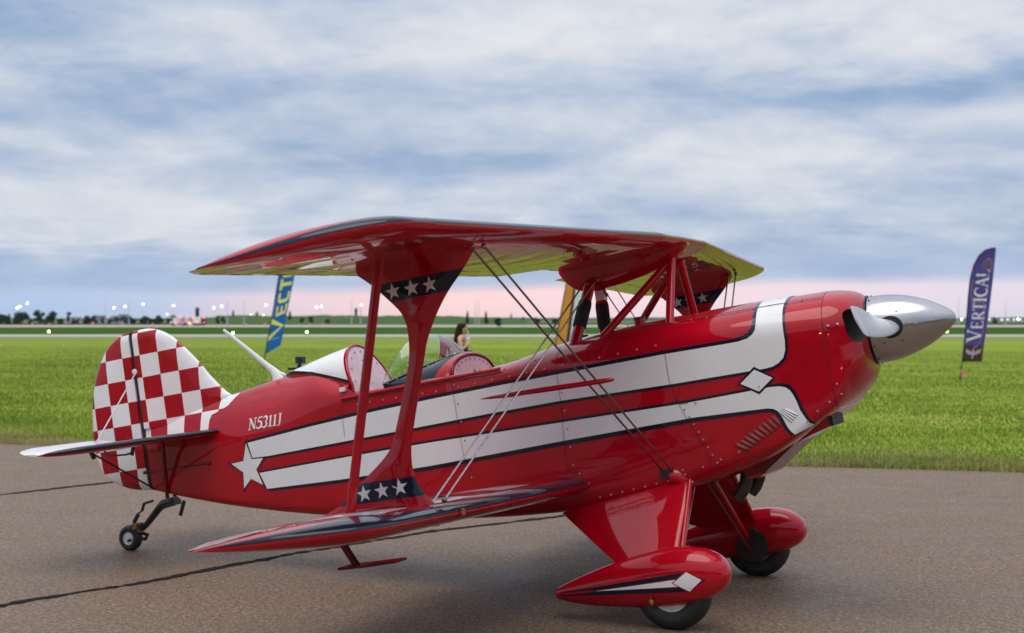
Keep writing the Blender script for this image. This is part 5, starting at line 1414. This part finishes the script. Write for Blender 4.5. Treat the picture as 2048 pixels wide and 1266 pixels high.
mb = MB(); mb.tube([(.158*S, -.115*S, 1.225*S), (.153*S, -.10*S, 1.255*S)], .034, 12); mb.build('wristband', plain('pale_blue_wristband', (.50, .68, .85), .5), pr)

# ---------------------------------------------------------------- trees and bushes
def leaf_mat(name, a, b_):
    m, nt, b = _mat(name); f = tex(nt, .9, 3); nt.links.new(ramp(nt, f, [(.3, a), (.7, b_)]), b.inputs['Base Color']); b.inputs['Roughness'].default_value = .7; b.inputs['Specular IOR Level'].default_value = .0; return m
LEAF = [leaf_mat('dark_leaves', (.012, .030, .014), (.028, .058, .022)), leaf_mat('mid_leaves', (.030, .065, .020), (.062, .110, .032)), leaf_mat('olive_leaves', (.045, .070, .024), (.080, .110, .040))]
M['bark'] = plain('grey_brown_bark', (.075, .055, .042), .9, vary=.3, scale=4)
def tree(name, u, Z, vtop, wpx, shape, li, label, cat, group, base_z=0.0, leaves=1100):
    rng = np.random.default_rng(int(u*7 + Z))
    top = zat(vtop, Z); Hh = top - base_z; Wd = wpx/FPX*Z
    root = empty(name, at(u, Z, base_z)); tag(root, label, cat, group)
    mb = MB(); th = Hh*(.28 if shape in ('round', 'umbrella') else .12)
    if shape != 'bush' or True:
        mb.tube([(0, 0, -.1), (.02*Wd, 0, th), (0, .0, Hh*.75)], [Hh*.028, Hh*.022, Hh*.006], 7)
        for k in range(4):
            a = rng.uniform(0, 6.28); z0 = th*rng.uniform(.8, 1.5); mb.tube([(0, 0, z0), (math.cos(a)*Wd*.22, math.sin(a)*Wd*.22, z0 + Hh*.22)], [Hh*.012, Hh*.004], 5)
    mb.build('trunk', M['bark'], root)
    # a handful of uneven leaf clusters
    cl = []
    K = {'round': 11, 'cone': 8, 'column': 7, 'umbrella': 8, 'bush': 7}[shape]
    for k in range(K):
        t = (k + .5)/K
        if shape == 'round': z = Hh*(.88 if k == 0 else .26 + .56*rng.uniform(0, 1)); w = Wd*.5*math.sqrt(max(.05, 1 - ((z/Hh - .58)/.45)**2)); r = Wd*rng.uniform(.17, .27)
        elif shape == 'cone': z = Hh*(.08 + .85*t); w = Wd*.42*(1 - t)*.7; r = Wd*(.30*(1 - t) + .07)
        elif shape == 'column': z = Hh*(.15 + .75*t); w = Wd*.12; r = Wd*rng.uniform(.30, .42)
        elif shape == 'umbrella': z = Hh*(.80 if k > 2 else .35 + .12*k); w = Wd*(.34 if k > 2 else .10); r = Wd*(.20 if k > 2 else .18)
        else: z = Hh*(.85 if k == 0 else rng.uniform(.28, .70)); w = Wd*.34; r = Wd*rng.uniform(.15, .24)
        a = rng.uniform(0, 6.28); q = rng.uniform(.3, 1)
        cl.append((math.cos(a)*max(0, w - r*.4)*q, math.sin(a)*max(0, w - r*.4)*q, min(z, Hh - r*.8), r))
    n = leaves; v = np.zeros((n, 4, 3)); ls = max(.20, Wd*.075)
    for i in range(n):
        cx_, cy_, cz_, r = cl[i % K]; d = rng.normal(size=3); d /= np.linalg.norm(d); rr = r*rng.uniform(.35, 1.08)
        c = np.array([cx_, cy_, cz_]) + d*rr*np.array([1, 1, .85]); a = rng.normal(size=3); a /= np.linalg.norm(a); b_ = np.cross(a, rng.normal(size=3)); b_ /= np.linalg.norm(b_); s_ = ls*rng.uniform(.6, 1.3)
        v[i] = [c - a*s_, c - b_*s_*.6, c + a*s_, c + b_*s_*.6]
    v[:, :, 2] = np.maximum(v[:, :, 2], .05)
    me = mesh_py('crown', v.reshape(-1, 3), [(4*i, 4*i+1, 4*i+2, 4*i+3) for i in range(n)]); link('crown', me, LEAF[li], root, False)
    return root
GT = 'trees along the far road'
T_ = [('tree', 4, 468, 628.5, 30, 'round', 0, 'dark broad tree cut off by the left edge of the picture'),
 ('tree', 18.5, 474, 625.5, 11, 'cone', 0, 'narrow pointed tree beside the tree at the left edge'),
 ('tree', 44, 470, 624, 31, 'round', 0, 'wide dark tree below the pair of street lights at far left'),
 ('tree', 78, 466, 620.5, 24, 'round', 0, 'tall flat-topped dark tree, left of its rounder twin'),
 ('tree', 101, 468, 622.5, 24, 'round', 0, 'rounded dark tree just right of the tall flat-topped one'),
 ('bush', 121, 462, 637, 17, 'bush', 0, 'low dark bush beside the umbrella-shaped tree'),
 ('tree', 136, 470, 621.5, 15, 'umbrella', 0, 'slim umbrella-shaped tree with a gap under its top'),
 ('bush', 156, 476, 637.5, 10, 'bush', 1, 'small bush between the umbrella-shaped tree and the wide thicket'),
 ('tree', 173, 466, 631.5, 24, 'bush', 0, 'wide low thicket left of the rudder, its bigger half'),
 ('tree', 189, 467, 631, 16, 'round', 0, 'right hand end of the wide low thicket left of the rudder'),
 ('bush', 205, 468, 634, 12, 'bush', 0, 'small dark bush beside the first light pole'),
 ('tree', 233, 640, 632.5, 12, 'round', 1, 'rounded tree above the violet house left of the second pole'),
 ('tree', 252, 560, 632, 20, 'round', 1, 'tree right behind the second light pole'),
 ('bush', 266, 480, 636, 18, 'bush', 0, 'low bush right of the second light pole'),
 ('tree', 288, 520, 632, 22, 'round', 0, 'round tree above the top of the checked rudder'),
 ('tree', 318, 480, 630, 22, 'round', 0, 'full dark tree left of the red and white lorry'),
 ('bush', 336, 476, 635, 9, 'bush', 0, 'small bush touching the front of the lorry'),
 ('tree', 346, 640, 630, 14, 'round', 1, 'bluish domed tree above the lorry cab')]
T_ += [('bush', 12, 464, 636, 14, 'bush', 0, 'low bush between the left edge tree and the narrow pointed tree'), ('bush', 30, 462, 637, 14, 'bush', 0, 'low bush under the left side of the wide tree at far left'), ('bush', 60, 463, 637.5, 16, 'bush', 0, 'low bush under the right side of the wide tree at far left'),
 ('bush', 90, 461, 637, 14, 'bush', 1, 'low bush in the gap between the tall twin trees'), ('bush', 147, 470, 638, 12, 'bush', 0, 'low bush at the foot of the umbrella-shaped tree'), ('bush', 220, 474, 638, 14, 'bush', 1, 'low bush right of the first light pole'), ('bush', 303, 474, 637, 16, 'bush', 0, 'low bush left of the full dark tree near the lorry')]
for q in T_: tree(q[0], q[1], q[2], q[3], q[4], q[5], q[6], q[7], q[0], GT)

# grassy embankment with things growing on it
def ridge(name, u0, u1, Z, depth, top, m, seed, amp):
    rng = np.random.default_rng(seed); n = 120; v = []; f = []
    ph = rng.uniform(0, 6.28, 6)
    for i in range(n + 1):
        u = u0 + (u1 - u0)*i/n; e = min(1, min(i, n - i)/6.0)
        hgt = (top(u) + amp*sum(math.sin(i*(.2 + .31*k) + ph[k])/(1 + k) for k in range(6)))*(e if e < 1 else 1)
        for j, (dy_, k) in enumerate(((0, 0), (.25, .45), (.5, .9), (.7, 1.0), (1.0, .9), (1.6, 0))):
            p = at(u, Z + depth*dy_); v.append((p.x, p.y, max(0, hgt)*k - .02 + (.15*rng.normal()*amp if 0 < k else 0)))
    for i in range(n):
        for j in range(5): f.append((i*6+j, (i+1)*6+j, (i+1)*6+j+1, i*6+j+1))
    me = mesh_py(name, v, f); return struct(name, me, m, True)
ridge('embankment', 402, 1075, 500, 30, lambda u: (3.35 if u < 900 else 3.35 - (u - 900)*.009) if u > 425 else 3.35, strip_mat('rough_embankment_grass', (.042, .090, .030), (.085, .135, .048), .12), 5, .14)
band('rough_verge', 470, 500, .03, strip_mat('tawny_verge_grass', (.13, .14, .055), (.20, .19, .085), .05), 700)
T2 = [('tree', 394.5, 520, 614.5, 11, 'column', 0, 'dark column-shaped tree rising behind the lorry', 2.5),
 ('bush', 435, 492, 633, 11, 'bush', 0, 'dark bush at the foot of the bank, left of its larger neighbour', 0), ('bush', 447, 490, 633, 14, 'bush', 0, 'larger dark bush beside the third light pole', 0),
 ('tree', 466.5, 515, 619.5, 6, 'cone', 0, 'small dark conifer on the bank between two light poles', 2.9),
 ('tree', 514, 520, 623, 8, 'cone', 2, 'sparse brownish sapling on the bank left of the blue banner', 3.0),
 ('tree', 580, 510, 620, 12, 'cone', 0, 'dark tree just right of the blue banner', .8),
 ('bush', 603, 494, 635, 12, 'bush', 1, 'grey-green bush low on the bank right of the blue banner', .4), ('bush', 621, 492, 632, 15, 'bush', 0, 'dark spreading bush on the bank right of the blue banner', .5),
 ('bush', 655, 492, 637, 13, 'bush', 1, 'small bush near the foot of the bank, beside the interplane strut', .3),
 ('tree', 712, 515, 616, 7, 'column', 0, 'thin dark tree on the bank between the link strut and a light pole', 2.9),
 ('tree', 935, 500, 620, 11, 'cone', 0, 'leaning tree above the woman in the grass', .3), ('tree', 972, 498, 621, 13, 'cone', 0, 'tree with a wide foot, right of the woman', .3),
 ('bush', 996, 336, 635.5, 20, 'bush', 0, 'round dark bush on the near side of the road', 0), ('tree', 1022, 560, 625, 8, 'cone', 1, 'small pointed tree right of the round dark bush', 0),
 ('bush', 1046, 560, 634, 16, 'bush', 0, 'low dark bush left of the wire crossing', 0), ('bush', 1076, 580, 635, 18, 'bush', 0, 'low dark bush behind the crossing wires', 0), ('bush', 1108, 620, 636, 16, 'bush', 1, 'low bush left of the orange banner', 0),
 ('bush', 1895, 600, 634, 12, 'bush', 0, 'low bush below the tip of the spinner', 0), ('bush', 1990, 590, 634, 14, 'bush', 0, 'low dark bush just right of the purple banner', 0)]
for q in T2: tree(q[0], q[1], q[2], q[3], q[4], q[5], q[6], q[7], q[0], GT, q[8])
# distant wooded rise
hm = strip_mat('distant_woods', (.030, .060, .030), (.055, .090, .045), .004)
ridge('hills', -500, 2600, 2300, 260, lambda u: 5.5 + (2.2 if 900 < u < 1500 else 0) + 1.0*math.sin(u*.004), hm, 9, .75)

# ---------------------------------------------------------------- lights and poles
M['lamp'] = emit('warm_lamp_glow', (1.0, .84, .60), 10); M['lamp_cool'] = emit('cool_lamp_glow', (.75, 1.0, .90), 15)
M['green_lamp'] = emit('green_taxi_lamp', (.50, 1.0, .30), 20); M['red_lamp'] = emit('red_lamp', (1.0, .10, .07), 9); M['amber'] = emit('amber_lamp', (1.0, .42, .08), 14)
M['galv'] = plain('galvanised_pole', (.36, .38, .40), .5, metal=.3)
def lamp_proto():
    root = empty('street_light')
    mb = MB(); mb.tube([(0, 0, -.1), (0, 0, 1.0)], [.06, .04], 6); mb.build('pole', M['galv'], root)
    mb = MB(); mb.ball((0, -.1, 1.0), .22, 10, 6); mb.build('lamp', M['lamp'], root); return root
def street_light(u, v, Z, label, m=None, r=1.0):
    root = empty('street_light', at(u, Z)); tag(root, label, 'street light', 'lit street lights in the distance'); h = zat(v, Z)
    mb = MB(); mb.tube([(0, 0, -.1), (0, 0, max(.4, h - .1))], [.045, .03], 6); mb.build('pole', M['galv'], root)
    mb = MB(); mb.ball((0, -.15, h), .22*r*Z/520, 10, 6); mb.build('lamp', m or M['lamp'], root)
L_ = [(34.5,616,520,'left lamp of the touching pair above the wide tree at far left'),(40,613.3,520,'right lamp of the touching pair above the wide tree at far left'),(55,606.6,520,'highest lamp above the wide tree at far left'),
 (228,615.5,520,'lamp between the first and second light poles, left one'),(250.5,613,520,'lamp just left of the second light pole'),(286.3,608.4,520,'lone high lamp above the checked rudder'),(334.5,628,540,'low lamp above the front of the lorry'),
 (347.3,610.8,520,'high lamp above the cab of the lorry'),(428,615.5,520,'lamp left of the third light pole, lower of two'),(443.7,612.7,520,'lamp beside the third light pole, higher of two'),(502,629,560,'small low lamp on the bank, left of the brownish sapling'),
 (526.5,630,560,'small low lamp on the bank at the left side of the blue banner'),(531.8,610.4,520,'high lamp left of the blue banner'),(633,615,520,'left and lower lamp of the pair right of the blue banner'),(642.7,612.6,520,'right and higher lamp of the pair right of the blue banner'),
 (722.6,609.6,520,'lamp beside the pole left of the interplane strut')]
for u, v, Z, lb in L_: street_light(u, v, Z, lb, None, .6 if v > 626 else 1.0)
street_light(1923, 638.5, 600, 'cool white lamp at the left edge of the purple banner', M['lamp_cool'], .95); street_light(2035.5, 638.5, 600, 'cool white lamp near the right edge of the picture', M['lamp_cool'], .95)
def light_pole(u, v0, Z, lb):
    root = empty('light_pole', at(u, Z)); tag(root, lb, 'pole', 'tall grey poles along the road'); h = zat(v0, Z)
    mb = MB(); mb.tube([(0, 0, 0), (0, 0, 2.4), (0, 0, 2.41), (0, 0, h)], [.17, .16, .085, .035], 8); mb.build('shaft', M['galv'], root)
    mb = MB(); mb.tube([(0, 0, h), (0, -.5, h + .12)], .03, 6); mb.build('bracket', M['galv'], root)
for u, v0, Z, lb in ((211,600,400,'first tall grey pole from the left, beside the small dark bush'),(257.5,598,398,'second tall grey pole from the left, near the lamps'),(454.5,600,395,'tall grey pole left of the small conifer'),(488,598,395,'tall grey pole right of the small conifer'),
  (703,598,400,'tall grey pole left of its twin beside the interplane strut'),(721.5,600,400,'tall grey pole carrying a lamp beside the interplane strut'),(951,598,405,'left one of the two close grey poles right of the woman'),(957.5,600,405,'right one of the two close grey poles right of the woman'),(1917.5,594,430,'tall grey pole beside the tip of the spinner'),(2011,602,430,'tall grey pole right of the purple banner')):
    light_pole(u, v0, Z, lb)
def taxi_light(u, v, Z, lb):
    root = empty('taxiway_light', at(u, Z)); tag(root, lb, 'ground light', 'lit green lights along the taxiway'); h = zat(v, Z)
    mb = MB(); mb.tube([(0, 0, -.02), (0, 0, h - .06)], [.05, .025], 7); mb.build('stem', M['black_metal'], root)
    mb = MB(); mb.ball((0, 0, h), .085, 10, 6); mb.build('lamp', M['green_lamp'], root)
for u, v, lb in ((97.7,663,'green ground light at far left, above the grass'),(466,666,'green ground light behind the tip of the white aerial'),(613.8,664,'green ground light right of the blue banner'),(1893.5,663,'green ground light below the tip of the spinner')): taxi_light(u, v, 150, lb)
M['cone'] = plain('orange_marker_plastic', (.80, .13, .03), .5)
def cone(u, v, h, lb, name='marker_cone', grp='orange markers on the airfield'):
    Z = 4379/(v - 641); root = empty(name, at(u, Z)); tag(root, lb, 'marker cone', grp)
    mb = MB(); mb.tube([(0, 0, -.02), (0, 0, h*.1), (0, 0, h)], [h*.34, h*.25, h*.10], 10); mb.build('body', M['cone'], root)
    mb = MB(); mb.tube([(0, 0, h*.5), (0, 0, h*.68)], [h*.21, h*.17], 10); mb.build('collar', M['white'], root)
for u, v, h, lb in ((1,694.5,.17,'orange marker in the grass at the left edge of the picture'),(126.8,692.5,.13,'small orange marker in the grass left of the rudder'),(377.8,693,.20,'orange marker in the grass between rudder and white aerial')): cone(u, v, h, lb)
for k, (u, h, lb) in enumerate(((63.3,.9,'first orange road marker from the left, under the wide tree'),(98.2,.85,'orange road marker under the rounded dark tree'),(244,.8,'orange road marker left of the second light pole'),(304.5,.85,'orange road marker left of the lorry'),(492.2,.8,'orange road marker beside the pole right of the conifer'),(529.5,.9,'orange road marker left of the blue banner'),(620.5,.7,'orange road marker right of the blue banner'),(645.3,.8,'orange road marker below the spreading bush'))): cone(u, 651.2, h, lb, 'road_marker', 'orange markers along the far road')
cone(186, 650.8, 1.25, 'large pale red cone on the far road below the wide thicket', 'road_marker', 'orange markers along the far road')

# ---------------------------------------------------------------- vehicle and buildings far off
tk = empty('lorry', at(377, 428)); tag(tk, 'white lorry with red and orange marker lights on the far road', 'lorry')
M['grey_panel'] = plain('grey_panel', (.30, .30, .36), .5); M['lorry_red'] = plain('lorry_red_panel', (.55, .06, .06), .5); M['window'] = plain('dark_window', (.02, .025, .03), .15)
px = 428/FPX
mb = MB(); mb.add([(-36*px,-1.1,.5),(-23*px,-1.1,.5),(-23*px,-1.1,2.3),(-29*px,-1.1,2.3),(-34*px,-1.1,1.3),(-36*px,1.1,.5),(-23*px,1.1,.5),(-23*px,1.1,2.3),(-29*px,1.1,2.3),(-34*px,1.1,1.3)], [(0,1,2,3,4),(9,8,7,6,5),(0,5,6,1),(1,6,7,2),(2,7,8,3),(3,8,9,4),(4,9,5,0)]); cab = mb.build('cab', M['white'], tk, False)
mb = MB(); mb.add([(-33.5*px,-1.115,1.35),(-29.2*px,-1.115,1.35),(-28.8*px,-1.115,2.1),(-30*px,-1.115,2.1)], [(0,1,2,3)]); mb.build('window', M['window'], cab, False)
for (a, b_, z1, mt) in ((-22.5,-14.5,2.35,'pinkish'),(-14,-6,2.5,'grey_panel'),(-5.5,1.5,2.4,'pinkish'),(2,9.5,2.55,'grey_panel'),(10,26,2.45,'white'),(26.5,35,2.5,'black_metal')):
    mb = MB(); mb.box(((a+b_)/2*px, 0, (.6+z1)/2), ((b_-a)*px, 2.2, z1-.6)); mb.build('box_body', M[mt], tk, False)
mb = MB(); mb.box((2*px, 0, .5), (70*px, 1.6, .16)); mb.build('chassis', M['black_metal'], tk, False)
for a in (-30, -11, -5, 15, 21, 29):
    for s in (-1, 1):
        mb = MB(); mb.tube([(a*px, s*.85, .45), (a*px, s*1.12, .45)], .45, 12); mb.build('wheel', M['black'], tk)
for a, z, mt in ((-13.5,2.52,'red_lamp'),(1.7,2.5,'red_lamp'),(9.8,2.55,'red_lamp'),(-22.5,.75,'red_lamp'),(-10,.75,'red_lamp'),(3,.75,'amber'),(5,.65,'amber'),(18,.9,'red_lamp'),(31.5,2.3,'red_lamp'),(33,2.35,'red_lamp'),(32,.9,'red_lamp')):
    mb = MB(); mb.ball((a*px, -1.16, z), .10, 8, 5); mb.build('marker_light', M[mt], tk)
def house(u, Z, w, h, rf, wall, lb):
    root = empty('house', at(u, Z)); tag(root, lb, 'house', 'houses beyond the trees')
    mb = MB(); mb.box((0, 0, h/2), (w, w*.7, h)); wl_ = mb.build('wall', wall, root, False)
    mb = MB(); a = w/2 + .3; d_ = w*.35 + .3; mb.add([(-a,-d_,h),(a,-d_,h),(a,d_,h),(-a,d_,h),(-a*.8,0,h+rf),(a*.8,0,h+rf)], [(0,1,5,4),(2,3,4,5),(1,2,5),(3,0,4),(0,3,2,1)]); mb.build('roof', M['roof'], root, False)
    for k in (-1, 1):
        mb = MB(); mb.box((k*w*.25, -w*.35 - .02, h*.55), (w*.14, .06, h*.3)); mb.build('window', M['window'], root, False)
M['roof'] = plain('grey_blue_roof', (.10, .11, .16), .7); M['lilac_wall'] = plain('lilac_grey_wall', (.36, .33, .42), .8); M['pink_wall'] = plain('pale_pink_wall', (.55, .42, .44), .8)
house(148, 760, 8, 2.2, 1.2, M['pink_wall'], 'pale pink house low behind the umbrella-shaped tree'); house(198, 720, 6, 3.4, .8, M['lilac_wall'], 'pale house between the wide thicket and the small bush')
house(233, 700, 5.5, 2.6, 1.2, M['lilac_wall'], 'violet-grey house between the first two light poles'); house(247, 690, 5, 3.2, 1.4, M['lilac_wall'], 'violet-grey house behind the second light pole')
tm = empty('terminal_building', at(2010, 1500)); tag(tm, 'long low lit building on the horizon right of the purple banner', 'building')
mb = MB(); mb.box((0, 0, 2.0), (60, 20, 4.0)); tw_ = mb.build('hall', M['lilac_wall'], tm, False)
mb = MB(); mb.box((0, -.2, 4.2), (62, 22, .4)); mb.build('roof', M['roof'], tm, False)
M['lit_window'] = emit('lit_windows', (.85, 1.0, .95), 3.0)
for k in range(9):
    mb = MB(); mb.box((-26 + 6.4*k, -10.05, 2.6), (1.6, .1, .9)); mb.build('window', M['lit_window'], tw_, False)

# ---------------------------------------------------------------- guessed building out of view behind the camera, added for reflections in the paint
hg = empty('hangar', (-4, -34, 0)); tag(hg, 'long dark hangar with warm lamps facing the apron behind the camera', 'hangar')
M['hangar_wall'] = plain('dark_ribbed_hangar_wall', (.045, .040, .042), .6, vary=.2, scale=1.5); M['hangar_door'] = plain('deep_blue_grey_door', (.020, .026, .045), .5, vary=.2, scale=1)
mb = MB(); mb.box((0, -9, 3.2), (110, 18, 6.4)); mb.build('wall', M['hangar_wall'], hg, False)
mb = MB(); mb.add([(-56, .5, 6.38), (56, .5, 6.38), (56, -9, 8.4), (-56, -9, 8.4), (56, -18.5, 6.38), (-56, -18.5, 6.38)], [(0, 1, 2, 3), (3, 2, 4, 5), (1, 4, 2), (0, 3, 5)]); mb.build('roof', M['roof'], hg, False)
for k in range(5):
    mb = MB(); mb.box((-40 + 20*k, .06, 2.6), (15, .12, 5.2)); mb.build('door', M['hangar_door'], hg, False)
M['sodium'] = emit('sodium_lamp_glow', (1.0, .50, .14), 60)
for x_, z_ in ((-18, 5.2), (-4, 5.4), (3, 5.1), (6.5, 5.5), (15, 5.3), (17.5, 5.2), (28, 5.4)):
    mb = MB(); mb.ball((x_, .5, z_), .22, 10, 6); mb.build('lamp', M['sodium'], hg)

# ---------------------------------------------------------------- the dusk air over the field
mb = MB(); mb.box((0, 1250, 9.5), (5900, 3500, 21.0)); hz = mb.build('haze', None, None, False); hz['kind'] = 'stuff'
m = bpy.data.materials.new('thin_dusk_haze'); m.use_nodes = True; nt = m.node_tree; nt.nodes.clear()
pv_ = nd(nt, 'ShaderNodeVolumePrincipled'); pv_.inputs['Color'].default_value = (.72, .82, .95, 1); pv_.inputs['Density'].default_value = HAZE; pv_.inputs['Anisotropy'].default_value = .2
mo_ = nd(nt, 'ShaderNodeOutputMaterial'); nt.links.new(pv_.outputs[0], mo_.inputs['Volume']); hz.data.materials.append(m)
